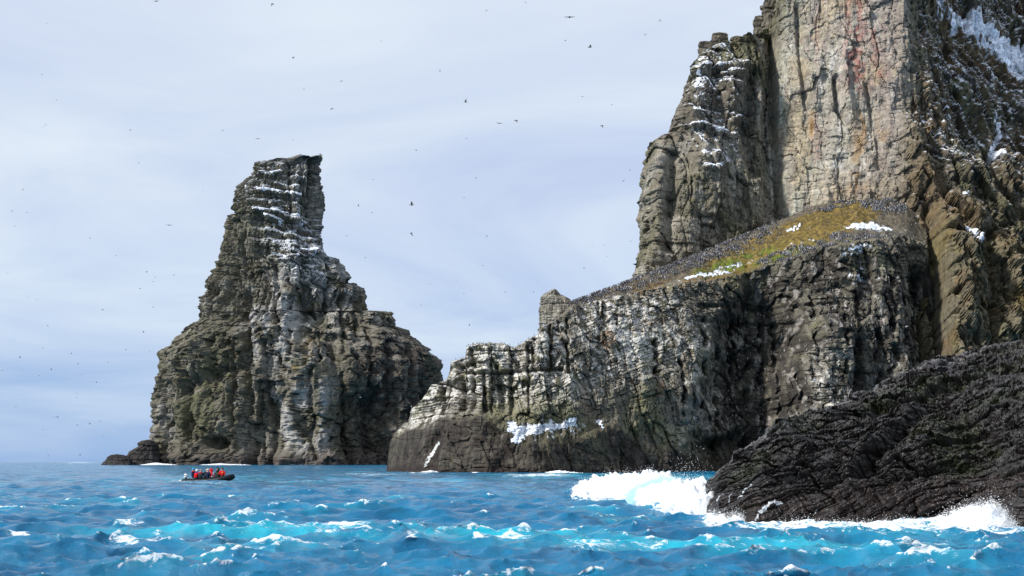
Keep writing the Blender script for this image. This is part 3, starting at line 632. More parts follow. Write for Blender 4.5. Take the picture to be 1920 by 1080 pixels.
c1 = cells(ws, wz, 2.4, 0.42, 34, 0.1); c2 = cells(ws, wz, 0.9, 0.17, 35); c3 = cells(x+0.3*y, z, 0.2, 0.3, 36)
d = 0.55*fbm(x/3, y/3, z/3, 3, 1) + 0.16*ridged(x/1.6, y/1.6, z/1.2, 3, 2) + b0*0.24 + b1*0.14*(1-0.4*smooth) + b2*0.05 + c1*0.14 + c2*0.11*(1-0.3*smooth) + c3*0.045*(1-0.4*smooth) + 0.03*cells(ws, wz, 0.45, 0.07, 37) + 0.10*fbm(x/.35, y/.35, z/.35, 3, 3)
f = -0.6*pline(px, py, [(1620, 880), (1720, 780), (1800, 720)], 14) + 0.5*pline(px, py, [(1590, 880), (1690, 790)], 14) + 0.35*smooth
f -= 0.7*pline(px, py, [(1640, 770), (1780, 715), (1900, 690)], 8)
f -= 0.5*blob(px, py, 1830, 850, 60, 60)
d = d+f
k = np.interp(px, [1308, 1325, 1360], [0.2, 0.5, 1])
sl = 0.8
P[..., 1] -= d*k*0.72*front; P[..., 2] += d*k*0.5*np.clip(z/1.0, 0, 1); P[..., 0] -= d*k*0.25
Nn = grid_normals(P)
if Nn[:250, :, 1].mean() > 0: Nn = -Nn
na = fbm(x/3, y/3, z/2, 4, 41); nb = fbm(x/.6, y/.6, z/.9, 4, 42); nc_ = fbm(x/.25, y/.25, z/.25, 3, 43)
col = np.zeros(P.shape, np.float32) + np.array((0.0165, 0.0138, 0.0122), np.float32)
col = mixv(col, (0.022, 0.025, 0.010), sst(0.0, 0.4, na+0.3*nb)*sst(0.8, 1.6, z)*0.8)
col = mixv(col, (0.046, 0.043, 0.041), sst(0.15, 0.55, nb+0.3*nc_)*0.8)
crestm = np.clip((z-0.0)/np.maximum(z.max(0)[None], 0.5), 0, 1)
col = mixv(col, (0.13, 0.12, 0.118), sst(0.86, 1.0, crestm)*sst(-0.3, 0.3, nb+0.4*nc_)*0.75)  # lit crest painted in as a lighter grey
col = mixv(col, (0.024, 0.016, 0.013), smooth*0.85)
col = mixv(col, (0.02, 0.014, 0.012), sst(0.5, 0.1, z)*0.8)
nr, ncl = P.shape[:2]
me = mesh_np('rock_outcrop', P.reshape(-1, 3), grid_faces(nr, ncl)[:, ::-1], False, col.reshape(-1, 3))
fore_o = obj('rock_outcrop', me, M_fore, None, 'dark wet layered rock ridge rising from the surf in the foreground', 'rock')
M_run = plain_mat('white_water_runoff', (0.36, 0.38, 0.40), 0.35, 0.5, 9.0, 0.5, 0.3)
find_strips([([(1414, 906), (1400, 926), (1388, 944)], 2.2), ([(1468, 946), (1446, 951), (1430, 966), (1422, 974)], 3.0), ([(1354, 928), (1348, 944)], 2.2), ([(1376, 928), (1370, 950)], 2.2), ([(1535, 945), (1530, 966)], 2.0)], P, Nn, px, py, 0.02, fore_o, 0.2, None, 0.9, 'water_runoff', M_run)

# ---- pinnacle behind the headland and the two low rocks at the foot of the stack
def small_rock(name, D, left, right, dep, nz, nth, ds, palette, label, cat, seed, mat, parent=None):
    def disp(px, py, P, s, front):
        x, y, z = P[..., 0], P[..., 1], P[..., 2]
        wz = z + ds*0.3*fbm(x/ds/4, y/ds/4, z/ds/4, 3, seed); ws = s
        b1, _ = blocks(ws, wz, ds*1.3, ds*1.5, seed); b2, _ = blocks(ws, wz, ds*0.55, ds*0.8, seed+1)
        return ds*(0.30*b1 + 0.16*b2 + 0.55*fbm(x/ds/3, y/ds/3, z/ds/4, 4, seed+2)), 0*px
    P, px, py, s, fr = stack_body(name, D, left, right, lambda r: np.interp(-r, [-left[0][1], -min(left[-1][1], right[-1][1])], dep), nz, nth, 1, disp, seed, 2.4)
    x, y, z = P[..., 0], P[..., 1], P[..., 2]
    n = fbm(x/ds/2, y/ds/2, z/ds/3, 4, seed+5); n2 = fbm(x/ds*1.5, y/ds*1.5, z/ds*1.5, 3, seed+6)
    col = np.zeros(P.shape, np.float32)+np.array(palette[0], np.float32); col = mixv(col, palette[1], sst(-0.2, 0.4, n)); col = mixv(col, palette[2], sst(0.1, 0.5, n2)*0.7)
    V = P.reshape(-1, 3); nr, ncl = P.shape[:2]
    top = V[-ncl:]; Vc = [V]; F = [grid_faces(nr, ncl, True)]; cc = [col.reshape(-1, 3)]
    c = top.mean(0)[None]; base = len(V)
    for k, q in enumerate((0.6, 0.25, 0.02)):      # rounded cap
        Vc.append(c+(top-c)*q+np.array([0, 0, ds*0.25*(1-q)])); cc.append(col.reshape(-1, 3)[-ncl:])
    allV = np.vstack(Vc); F = grid_faces(nr+3, ncl, True)
    return obj(name, mesh_np(name, allV, F, False, np.vstack(cc)), mat, parent, label, cat)
small_rock('rock_pinnacle', 322, [(1011, 640), (1012, 612), (1013, 580), (1014, 557), (1020, 551), (1029, 546), (1034, 543)], [(1074, 640), (1072, 600), (1071, 572), (1068, 562), (1062, 556), (1050, 552), (1044, 543)], [9, 4], 120, 150, 1.1,
    [(0.20, 0.185, 0.15), (0.30, 0.28, 0.235), (0.12, 0.11, 0.08)], 'small grey blocky pinnacle poking up behind the headland ridge', 'rock pinnacle', 80, M_head)
small_rock('sea_rock', 905, [(234, 874), (238, 858), (242, 846), (258, 838), (262, 830), (270, 826)], [(300, 874), (298, 850), (296, 838), (292, 832), (284, 826)], [26, 10], 70, 90, 2.6, [(0.035, 0.03, 0.028), (0.055, 0.05, 0.045), (0.02, 0.02, 0.02)], 'taller dark rock hugging the left foot of the sea stack', 'rock', 90, M_stack)
small_rock('sea_rock', 890, [(191, 874), (196, 864), (201, 857), (206, 854)], [(246, 874), (244, 862), (240, 856), (232, 853)], [20, 8], 50, 80, 2.2, [(0.035, 0.03, 0.03), (0.05, 0.045, 0.045), (0.02, 0.02, 0.02)], 'low flat dark rock at the far left end beside the sea stack', 'rock', 95, M_stack)
small_rock('sea_rock', 45.2, [(1868, 996), (1880, 975), (1890, 955), (1899, 940), (1908, 930)], [(2040, 996), (2030, 950), (2015, 925), (1990, 910), (1960, 905)], [3.0, 1.6], 150, 170, 0.32, [(0.02, 0.016, 0.014), (0.034, 0.028, 0.025), (0.012, 0.010, 0.009)], 'wet black rock at the right picture edge beside the round splash', 'rock', 97, M_fore)
STP = [(0.15, 0.138, 0.105), (0.22, 0.205, 0.17), (0.08, 0.075, 0.055)]; MTP = [(0.10, 0.088, 0.065), (0.17, 0.15, 0.115), (0.06, 0.052, 0.04)]
for k, (cx_, tp, bt, hw, D_, dsz, par, pal, mat_) in enumerate([(703, 580, 606, 6, 945, 1.6, stack, STP, M_stack), (732, 581, 612, 6, 945, 1.6, stack, STP, M_stack), (662, 527, 552, 8, 945, 1.8, stack, STP, M_stack),
        (1324, 74, 120, 15, 334, 1.0, mount, MTP, M_mount), (1350, 58, 115, 17, 337, 1.1, mount, MTP, M_mount), (1382, 64, 115, 15, 340, 1.0, mount, MTP, M_mount), (1404, 62, 120, 14, 342, 1.0, mount, MTP, M_mount), (1426, 26, 110, 16, 344, 1.1, mount, MTP, M_mount), (1452, -10, 90, 24, 344, 1.3, mount, MTP, M_mount)]):
    h_ = bt-tp
    small_rock('crag', D_, [(cx_-hw*1.25, bt), (cx_-hw, bt-h_*.4), (cx_-hw*.9, tp+h_*.2), (cx_-hw*.7, tp+4)], [(cx_+hw*1.25, bt), (cx_+hw*1.05, bt-h_*.45), (cx_+hw*.95, tp+h_*.2), (cx_+hw*.6, tp+4)], [hw*2.6*D_/FPX, hw*0.8*D_/FPX], 46, 48, dsz, pal, None, None, 200+k, mat_, par)
#=====SEA=====
# ------------------------------------------------------------------ the sea
rng = np.random.default_rng(5)
def ocean_tile(Nn_, Lt, peak, wdir, seed, spread=2.0):
    r = np.random.default_rng(seed)
    k1 = np.fft.fftfreq(Nn_, 1/Nn_)*2*np.pi/Lt; kx, ky = np.meshgrid(k1, k1, indexing='ij'); k = np.hypot(kx, ky); k[0, 0] = 1
    kp = 2*np.pi/peak
    S = np.exp(-1.25*(kp/k)**2)/k**3.3
    c = (kx*math.cos(wdir)+ky*math.sin(wdir))/k
    S = S*(0.12+np.abs(c)**spread); S[0, 0] = 0
    h = np.sqrt(S)*(r.normal(size=k.shape)+1j*r.normal(size=k.shape))
    return h, kx, ky, k
def tile_fields(T, lowpass):
    h, kx, ky, k = T; g = h*np.exp(-(k/lowpass)**2)
    Hh = np.fft.ifft2(g).real; Dx = np.fft.ifft2(-1j*kx/k*g).real; Dy = np.fft.ifft2(-1j*ky/k*g).real
    J = (1+0*Hh); return Hh, Dx, Dy
def samp(A, x, y, Lt):
    n = A.shape[0]; fx = (x/Lt*n) % n; fy = (y/Lt*n) % n; i = np.floor(fx).astype(int); j = np.floor(fy).astype(int); u = fx-i; v = fy-j
    i %= n; j %= n; i1 = (i+1) % n; j1 = (j+1) % n
    return A[i, j]*(1-u)*(1-v)+A[i1, j]*u*(1-v)+A[i, j1]*(1-u)*v+A[i1, j1]*u*v
ry = np.concatenate([np.geomspace(17, 100, 450), np.geomspace(100, 420, 220)[1:], np.geomspace(420, 1400, 70)[1:], np.geomspace(1400, 30000, 50)[1:]])
tx = np.concatenate([np.linspace(-1.6, -0.44, 40), np.linspace(-0.44, 0.44, 430)[1:-1], np.linspace(0.44, 1.6, 40)])
GX = ry[:, None]*tx[None]; GY = np.repeat(ry[:, None], len(tx), 1)
tiles = [(ocean_tile(512, 71.0, 7.0, R(97), 3, 5.0), 71.0, 0.122, 0.0), (ocean_tile(512, 43.0, 2.0, R(70), 4, 2.0), 43.0, 0.054, 0.5), (ocean_tile(512, 23.0, 0.8, R(110), 6, 1.5), 23.0, 0.022, 1.1)]
H = np.zeros_like(GX); DX = np.zeros_like(GX); DY = np.zeros_like(GX); FO = np.zeros_like(GX)
cell = np.gradient(ry)[:, None]
for T, Lt, rms, rot in tiles:
    ref = tile_fields(T, 1e9)[0].std()
    c, s_ = math.cos(rot), math.sin(rot); xr = GX*c+GY*s_; yr = -GX*s_+GY*c
    prev = None
    lv = [55.0, 14.0, 4.0, 1.4, 0.45]; cs = np.array([0.05, 0.2, 0.7, 2.0, 6.0])
    lev = np.clip(np.interp(np.log(cell), np.log(cs), np.arange(5)), 0, 4)
    for i, lp_ in enumerate(lv):
        wgt = np.clip(1-np.abs(lev-i), 0, 1); rowsel = (wgt[:, 0] > 0)
        if not rowsel.any(): continue
        Hh, Dx, Dy = [a/ref*rms for a in tile_fields(T, lp_)]
        n = Hh.shape[0]; dl = Lt/n
        lam = -1.0
        jx = np.gradient(Dx, dl, axis=0); jy = np.gradient(Dy, dl, axis=1)
        J = (1+lam*jx)*(1+lam*jy)
        w_ = wgt[rowsel]; a, b = xr[rowsel], yr[rowsel]
        H[rowsel] += w_*samp(Hh, a, b, Lt); ddx = w_*samp(Dx, a, b, Lt)*lam; ddy = w_*samp(Dy, a, b, Lt)*lam
        DX[rowsel] += ddx*c-ddy*s_; DY[rowsel] += ddx*s_+ddy*c
        FO[rowsel] += w_*np.clip(1-samp(J, a, b, Lt), 0, 2)
H += 0.10*np.sin(GY*0.21+GX*0.03+0.8) + 0.07*np.sin(GY*0.13-GX*0.07)
PXs = PXf(GX, GY); PYs = PYf(0*GY, GY)
# foam: breaking crests, named white water and surf round the rocks
fn = fbm(GX/5, GY/9, 0*GX, 3, 71); fn2 = fbm(GX/1.2, GY/1.6, 0*GX, 3, 72)
foam = sst(0.62, 1.15, FO + 0.55*fn)*sst(300, 120, GY)*0.85
strk = ridged(GX/4.5+0.6*fn2, GY/3.0+0.5*fn, 0*GX, 2, 76)
foam = np.maximum(foam, 0.62*sst(0.80, 0.97, strk)*sst(-0.05, 0.4, fbm(GX/11, GY/16, 0*GX, 2, 79))*sst(220, 90, GY))
def wblob(cx, cy, rx, ry_, k=1.0, rot=0):
    return k*blob(PXs + 14*fn2, PYs + 3*fn, cx, cy, rx, ry_, rot, 0.6)
for cx, cy, rx, ry_, k in [(98, 991, 22, 5, 1), (42, 1009, 24, 5, .9), (235, 1014, 30, 4, .9), (338, 1023, 36, 5, 1), (300, 1012, 40, 3, .6), (235, 990, 25, 5, .7), (545, 989, 120, 4, .75), (640, 987, 60, 5, .8), (660, 1000, 10, 4, 1), (575, 1028, 40, 4, .8), (770, 1012, 14, 4, .9), (900, 1010, 10, 6, 1), (960, 1010, 60, 2.5, .7), (1010, 892, 60, 3, .9), (900, 885, 20, 2, .8), (1120, 1035, 60, 8, .45), (1125, 945, 60, 6, .7), (1250, 958, 60, 6, .6), (700, 890, 80, 1.5, .5), (820, 905, 70, 1.5, .5), (150, 867, 30, 1, .8), (290, 868.5, 40, 1, 1), (430, 870, 60, 1, 1), (790, 886, 24, 2.5, 1), (1050, 882, 80, 2, .9), (1600, 1005, 20, 5, .8), (1665, 1005, 24, 5, .9), (1740, 1020, 40, 7, .6), (1500, 1010, 60, 4, .4), (1910, 1012, 14, 5, .8), (60, 875, 40, 1, .4), (560, 905, 80, 2, .35), (1360, 1020, 80, 4, .4), (342, 905, 20, 1.5, .7), (395, 907, 50, 1.2, .35), (720, 1004, 200, 5, .45), (1240, 1030, 220, 6, .4), (480, 1000, 100, 4, .4), (1800, 1000, 90, 4, .5), (150, 1030, 100, 4, .35)]:
    foam = np.maximum(foam, wblob(cx, cy, rx, ry_, k)*np.clip(0.72+0.5*fn2+1.2*H*sst(90, 60, GY), 0.15, 1.1))
bl = np.interp(PXs, [1300, 1320, 1430, 1600, 1750, 1800, 1880, 1960], [962, 968, 972, 973, 973, 978, 987, 987])
surf = sst(-4, 3, PYs-bl)*sst(26, 0, PYs-bl - np.interp(PXs, [1300, 1400, 1560, 1700, 1830, 1900], [2, 6, 10, 12, 6, 0]))*sst(1296, 1330, PXs)
foam = np.maximum(foam, surf*0.85)
turq = np.clip(wblob(720, 1003, 330, 9, 1) + wblob(1240, 1026, 340, 11, .9) + wblob(330, 1003, 200, 6, .4) + wblob(1480, 1035, 160, 12, .6) + wblob(560, 994, 140, 8, .7) + wblob(1130, 895, 200, 5, .5) + wblob(1220, 905, 90, 14, .9) + wblob(430, 900, 160, 6, .25) + wblob(1660, 1000, 160, 14, .45) + 0.25*sst(0.1, 0.5, fn) + foam*0.6, 0, 1)
turq = turq*np.clip(0.75+0.7*fn2+0.6*fn, 0.1, 1)*0.85
fnear = fbm(GX/0.35, GY/0.35, 0*GX, 3, 75)
H += 0.06*sst(0.5, 1.0, foam)*(0.6+1.2*fnear)*sst(160, 80, GY)
Vs = np.stack([GX+DX, GY+DY, H], -1)
farw = np.clip(np.log(cell/0.15)/np.log(20), 0, 1)+0*GX
me = mesh_np('sea', Vs.reshape(-1, 3), grid_faces(*GX.shape), True, None, {'foam': foam, 'turq': turq, 'farw': farw})
m = bpy.data.materials.new('sea_water'); m.use_nodes = True; t = m.node_tree; b = t.nodes['Principled BSDF']
af = N(t, 'ShaderNodeAttribute', attribute_name='foam'); aq = N(t, 'ShaderNodeAttribute', attribute_name='turq')
g = N(t, 'ShaderNodeTexCoord')
nw = N(t, 'ShaderNodeTexNoise', i_Scale=0.35, i_Detail=3.0); L(t, g.outputs['Object'], nw.inputs['Vector'])
deep = ramp(t, nw.outputs[0], [(0.35, (0.003, 0.098, 0.215)), (0.65, (0.006, 0.158, 0.305))])
bc = mixc(t, aq.outputs['Fac'], deep, (0.012, 0.42, 0.55))
L(t, bc, b.inputs['Base Color'])
b.inputs['Roughness'].default_value = 0.10; b.inputs['IOR'].default_value = 1.333; b.inputs['Specular IOR Level'].default_value = 0.5
mpw = N(t, 'ShaderNodeMapping'); mpw.inputs['Scale'].default_value = (0.7, 1.0, 1); L(t, g.outputs['Object'], mpw.inputs[0])
w1 = N(t, 'ShaderNodeTexNoise', i_Scale=2.6, i_Detail=9.0, i_Roughness=0.68, i_Distortion=0.8); L(t, mpw.outputs[0], w1.inputs['Vector'])
afw = N(t, 'ShaderNodeAttribute', attribute_name='farw')
w0 = N(t, 'ShaderNodeTexNoise', i_Scale=0.45, i_Detail=4.0, i_Roughness=0.55, i_Distortion=0.4); L(t, mpw.outputs[0], w0.inputs['Vector'])
bp0 = N(t, 'ShaderNodeBump', i_Distance=2.2); L(t, w0.outputs[0], bp0.inputs['Height']); L(t, afw.outputs['Fac'], bp0.inputs['Strength'])
bp = N(t, 'ShaderNodeBump', i_Strength=0.9, i_Distance=0.11); L(t, bp0.outputs[0], bp.inputs['Normal']); L(t, w1.outputs[0], bp.inputs['Height']); L(t, bp.outputs[0], b.inputs['Normal'])
f1 = N(t, 'ShaderNodeTexNoise', i_Scale=4.0, i_Detail=9.0, i_Roughness=0.75, i_Distortion=1.0); mpf = N(t, 'ShaderNodeMapping'); mpf.inputs['Scale'].default_value = (0.7, 1.0, 1.0); L(t, g.outputs['Object'], mpf.inputs[0]); L(t, mpf.outputs[0], f1.inputs['Vector'])
fa = math_node(t, 'ADD', math_node(t, 'MULTIPLY', af.outputs['Fac'], 0.55), math_node(t, 'MULTIPLY', math_node(t, 'SUBTRACT', f1.outputs[0], 0.5), 2.0))
fm = N(t, 'ShaderNodeMapRange', i_1=0.22, i_2=0.46); fm.interpolation_type = 'SMOOTHSTEP'; L(t, fa, fm.inputs[0])
gate = math_node(t, 'MULTIPLY', fm.outputs[0], math_node(t, 'MULTIPLY', af.outputs['Fac'], 6.0, True), True)
fb = N(t, 'ShaderNodeBsdfPrincipled'); fb.inputs['Base Color'].default_value = (0.86, 0.90, 0.93, 1); fb.inputs['Roughness'].default_value = 0.8; fb.inputs['Specular IOR Level'].default_value = 0.1
bp2 = N(t, 'ShaderNodeBump', i_Strength=0.8, i_Distance=0.12); L(t, f1.outputs[0], bp2.inputs['Height']); L(t, bp2.outputs[0], fb.inputs['Normal'])
mx = N(t, 'ShaderNodeMixShader'); L(t, gate, mx.inputs[0]); L(t, b.outputs[0], mx.inputs[1]); L(t, fb.outputs[0], mx.inputs[2])
L(t, mx.outputs[0], t.nodes['Material Output'].inputs['Surface'])
sea = obj('sea', me, m, kind='structure')
#=====THINGS=====
# ------------------------------------------------------------------ breaking waves and spray
M_spray = bpy.data.materials.new('white_water'); M_spray.use_nodes = True; t = M_spray.node_tree; b = t.nodes['Principled BSDF']
at = N(t, 'ShaderNodeAttribute', attribute_name='Col'); L(t, at.outputs['Color'], b.inputs['Base Color'])
g = N(t, 'ShaderNodeTexCoord'); nz_ = N(t, 'ShaderNodeTexNoise', i_Scale=5.0, i_Detail=8.0, i_Roughness=0.7); L(t, g.outputs['Object'], nz_.inputs['Vector'])
bp = N(t, 'ShaderNodeBump', i_Strength=0.7, i_Distance=0.12); L(t, nz_.outputs[0], bp.inputs['Height']); L(t, bp.outputs[0], b.inputs['Normal'])
b.inputs['Roughness'].default_value = 0.85; b.inputs['Specular IOR Level'].default_value = 0.1
OCT_V = np.array([[1,0,0],[-1,0,0],[0,1,0],[0,-1,0],[0,0,1],[0,0,-1]], np.float32)
OCT_F = np.array([[0,2,4],[2,1,4],[1,3,4],[3,0,4],[2,0,5],[1,2,5],[3,1,5],[0,3,5]])
def droplets(pts, rad):
    n = len(pts); V = (pts[:, None] + OCT_V[None]*rad[:, None, None]).reshape(-1, 3); F = (OCT_F[None]+6*np.arange(n)[:, None, None]).reshape(-1, 3)
    return V, F
def merge(parts):
    Vs, Fs, Cs, o = [], [], [], 0
    for V, F, Cc in parts: Vs.append(V); Fs.append(F+o); Cs.append(Cc); o += len(V)
    return np.vstack(Vs), np.vstack(Fs), np.vstack(Cs)
def quads2tris(F): return np.vstack([F[:, [0, 1, 2]], F[:, [0, 2, 3]]])
def tube(path, radii, ns=16):
    p = np.array(path, float); tg = np.gradient(p, axis=0); tg /= np.linalg.norm(tg, axis=1, keepdims=True)
    up = np.array([0, 0, 1.0]); sdv = np.cross(tg, up); sdv /= np.maximum(np.linalg.norm(sdv, axis=1, keepdims=True), 1e-6); nv = np.cross(sdv, tg)
    a = np.linspace(0, 2*np.pi, ns, endpoint=False); rr_ = np.array(radii)[:, None, None]
    V = p[:, None]+rr_*(np.cos(a)[None, :, None]*sdv[:, None]+np.sin(a)[None, :, None]*nv[:, None])
    F = grid_faces(len(p), ns, True)
    return V.reshape(-1, 3), F
def wave_bank(name, path, label, seed, ndrop, glassy=None, nu=260, nv=70, up=0.6, rough=0.3):
    """path rows: px, distance, crest row (photo), half width"""
    r = np.random.default_rng(seed); p = np.array(path, float); u = np.linspace(0, 1, nu); k = np.linspace(0, 1, len(p))
    pxu, Yu, pyc, wu = [np.interp(u, k, p[:, i]) for i in range(4)]
    Xu = WX(pxu, Yu); hu = np.maximum(WZ(pyc, Yu), 0.03)
    tx, ty = np.gradient(Xu), np.gradient(Yu); l = np.hypot(tx, ty); nx, ny = ty/l, -tx/l
    flip = np.sign(-ny); nx, ny = nx*flip, ny*flip        # towards the viewer's side
    ph = np.linspace(0, math.pi, nv)[None]
    off = np.cos(ph)*wu[:, None]; zz = np.sin(ph)**0.75*hu[:, None]
    P = np.stack([Xu[:, None]+nx[:, None]*off, Yu[:, None]+ny[:, None]*off, zz-0.12], -1)
    n = np.abs(fbm(P[..., 0]/0.55, P[..., 1]/0.55, P[..., 2]/0.45, 4, seed))*2 - 0.45 + 0.7*fbm(P[..., 0]/1.4, P[..., 1]/1.4, P[..., 2], 2, seed+3)
    sm = np.zeros(P.shape[:2])
    if glassy: sm = np.clip(1-((pxu[:, None]-glassy+6*np.sin(ph*3))/16)**2, 0, 1)*np.ones((1, nv))
    nn = np.stack([nx[:, None]*np.cos(ph), ny[:, None]*np.cos(ph), np.sin(ph)+0*off], -1)
    ends = np.clip(np.minimum(u, 1-u)*12, 0, 1)[:, None]
    P = P + nn*(n*rough*ends*(1-0.8*sm))[..., None]
    cc = np.zeros(P.shape, np.float32)+np.array((0.90, 0.92, 0.94), np.float32)
    cc = mixv(cc, (0.22, 0.55, 0.60), np.clip(sm*0.85+0.25*sst(0.0, 0.5, n)*0, 0, 1))
    parts = [(P.reshape(-1, 3), quads2tris(grid_faces(nu, nv)), cc.reshape(-1, 3))]
    i = r.integers(0, nu, ndrop); j = r.integers(int(nv*0.05), int(nv*0.95), ndrop)
    e = r.exponential(0.075, ndrop)*(0.5+r.random(ndrop)); pts = P[i, j] + nn[i, j]*e[:, None] + r.normal(0, 0.05, (ndrop, 3)) + np.array([0, 0, 1])*(r.exponential(0.08, ndrop)*up)[:, None]
    rad = np.exp(r.normal(math.log(0.0085), 0.45, ndrop))*np.exp(-e*0.8)
    V, F = droplets(pts.astype(np.float32), rad.astype(np.float32)); parts.append((V, F, np.full((len(V), 3), 0.92, np.float32)))
    V, F, Cc = merge(parts)
    return obj(name, mesh_np(name, V, F, True, Cc), M_spray, None, label, 'wave', None, 'stuff')
wave_bank('breaking_wave', [(1090, 83, 917, .3), (1102, 81.5, 909, .8), (1120, 78, 901, 1.1), (1150, 74, 896, 1.4), (1190, 68, 891, 1.6), (1215, 65.5, 890, 1.6), (1240, 62.5, 892, 1.5), (1258, 60.5, 896, 1.4), (1268, 59, 903, 1.3), (1285, 57.5, 905, 1.5), (1305, 55.5, 905, 1.5), (1318, 54, 912, 1.2), (1326, 53.2, 935, .6), (1332, 52.8, 958, .3)],
    'big white wave bursting against the tip of the dark rock ridge', 5, 16000, 1250)
wave_bank('breaking_wave', [(1760, 47.5, 974, .2), (1785, 46.6, 971, .35), (1808, 45.3, 957, .55), (1825, 44.6, 947, .65), (1845, 44.1, 942, .7), (1860, 43.9, 946, .65), (1875, 43.7, 955, .5), (1888, 43.6, 968, .4), (1896, 43.5, 984, .2)],
    'rounded white splash at the right end of the dark rock ridge', 6, 8000, None, up=0.6, rough=0.20)
wave_bank('breaking_wave', [(1318, 52.5, 968, .2), (1335, 51.3, 965, .35), (1360, 50.6, 964, .4), (1385, 50, 970, .3), (1402, 49.7, 975, .12)],
    'low white wash at the left foot of the dark rock ridge', 7, 3000, None, nu=120, nv=40, up=0.7, rough=0.16)
wave_bank('breaking_wave', [(1420, 49.6, 977, .15), (1480, 49, 974, .25), (1540, 48.8, 973, .3), (1620, 48.6, 975, .25), (1690, 48.8, 973, .25), (1740, 48.5, 977, .15)],
    'thin line of foam along the middle of the dark rock ridge', 8, 1800, None, nu=220, nv=30, up=0.3, rough=0.10)
for k_, (x0_, x1_, Y_, top_, wd_, lab_) in enumerate([(262, 335, 880, 867.5, 3, 'white surf line under the left corner of the sea stack'), (372, 470, 878, 869.0, 3, 'white surf line under the dark middle of the sea stack'), (784, 842, 262, 880.5, .8, 'white surf below the pale run-off at the left end of the headland'), (876, 918, 244, 884.5, .6, 'small white surf patch under the low dark headland apron'), (1005, 1110, 248, 881.0, .8, 'long white surf line under the middle of the headland'), (520, 600, 880, 870.5, 3, 'faint surf line under the pale rib of the sea stack'), (925, 985, 246, 886.0, .5, 'short surf line under the headland left of the long one')]):
    m_ = (x0_+x1_)/2; pb_ = HOR + CAMH/Y_*FPX
    wave_bank('surf', [(x0_, Y_, pb_-0.5, wd_*.3), (x0_+.2*(x1_-x0_), Y_-.5, (top_+pb_)/2, wd_*.8), (m_-.1*(x1_-x0_), Y_-1, top_, wd_), (m_+.15*(x1_-x0_), Y_-.6, (top_+pb_)/2, wd_*.7), (x1_, Y_, pb_-0.5, wd_*.3)], lab_, 40+k_, 300, None, nu=120, nv=24, up=0.3, rough=0.12 if Y_ < 400 else 0.3)
r = np.random.default_rng(9); n = 260
Yd = r.uniform(55, 64, n); pxd = np.where(r.random(n) < 0.6, r.normal(1295, 20, n), r.uniform(1080, 1330, n)); pyd = 903-np.abs(r.normal(0, 1, n))*np.where(pxd > 1255, 30, 12)
V, F = droplets(np.stack([WX(pxd, Yd), Yd, WZ(pyd, Yd)], -1).astype(np.float32), r.uniform(0.006, 0.016, n).astype(np.float32))
n = 160; Yd2 = r.uniform(43, 46, n); pxd2 = r.normal(1850, 38, n); pyd2 = 950-np.abs(r.normal(0, 22, n))
V2, F2 = droplets(np.stack([WX(pxd2, Yd2), Yd2, WZ(pyd2, Yd2)], -1).astype(np.float32), r.uniform(0.004, 0.011, n).astype(np.float32))
V, F, Cc = merge([(V, F, np.full((len(V), 3), 0.92)), (V2, F2, np.full((len(V2), 3), 0.92))])
obj('spray', mesh_np('spray', V, F, True, Cc), M_spray, None, 'fine drops of spray thrown up beside the dark rock ridge', 'spray', None, 'stuff')

# ------------------------------------------------------------------ seabirds
M_bd = plain_mat('dark_plumage', (0.022, 0.020, 0.020), 0.7, 0.2, 30, 0.3); M_bw = plain_mat('white_plumage', (0.70, 0.70, 0.70), 0.7, 0.2, 30, 0.1); M_bg = plain_mat('pale_grey_plumage', (0.55, 0.57, 0.60), 0.7, 0.2, 30, 0.1)
import bmesh
def bird_mesh(name, up1, up2, gull=False):
    """one continuous mesh: spindle body with head, bill and tail, wings drawn out of its flanks"""
    prof = [(-0.27, 0.004), (-0.24, 0.035), (-0.17, 0.05), (-0.07, 0.078), (0.04, 0.082), (0.11, 0.062), (0.15, 0.045), (0.19, 0.046), (0.22, 0.036), (0.245, 0.012), (0.285, 0.003)]
    bm = bmesh.new(); ns = 8; rings = []
    for i, (x, rr) in enumerate(prof):
        rings.append([bm.verts.new((x, rr*math.cos(2*math.pi*(k+.5)/ns), rr*0.9*math.sin(2*math.pi*(k+.5)/ns)+(0.012 if x > 0.13 else 0))) for k in range(ns)])
    quads = {}
    for i in range(len(rings)-1):
        for k in range(ns): quads[(i, k)] = bm.faces.new((rings[i][k], rings[i+1][k], rings[i+1][(k+1) % ns], rings[i][(k+1) % ns]))
    bm.faces.new(rings[0]); bm.faces.new(rings[-1][::-1])
    for sgn, k in ((1, ns-1), (-1, ns//2-1)):
        face = quads[(3, k)]; fs = [face]
        for step, (dy, ang, sx, dx) in enumerate(((0.10, up1, 1.35, 0.01), (0.13, (up1+up2)/2, 0.95, 0.015), (0.12, up2, 0.7, -0.05), (0.08, up2, 0.25, -0.06))):
            rr = bmesh.ops.extrude_discrete_faces(bm, faces=[face]); face = rr['faces'][0]
            c = face.calc_center_median(); th = 0.022 if step == 0 else 0.35
            for v in face.verts:
                v.co.x = c.x + (v.co.x-c.x)*sx + dx
                v.co.z = c.z + (v.co.z-c.z)*(0.3 if step == 0 else 0.6) + dy*math.sin(R(ang))
                v.co.y = c.y + (v.co.y-c.y)*0.3 + sgn*dy*math.cos(R(ang))
    bm.normal_update()
    for f in bm.faces:
        c = f.calc_center_median(); f.smooth = True
        f.material_index = 1 if (gull or (abs(c.y) < 0.09 and f.normal.z < -0.25 and c.x < 0.14)) else 0
        if gull and abs(c.y) > 0.09 and f.normal.z > 0: f.material_index = 0
    me = bpy.data.meshes.new(name); bm.to_mesh(me); bm.free()
    for mm in ((M_bg, M_bw) if gull else (M_bd, M_bw)): me.materials.append(mm)
    return me
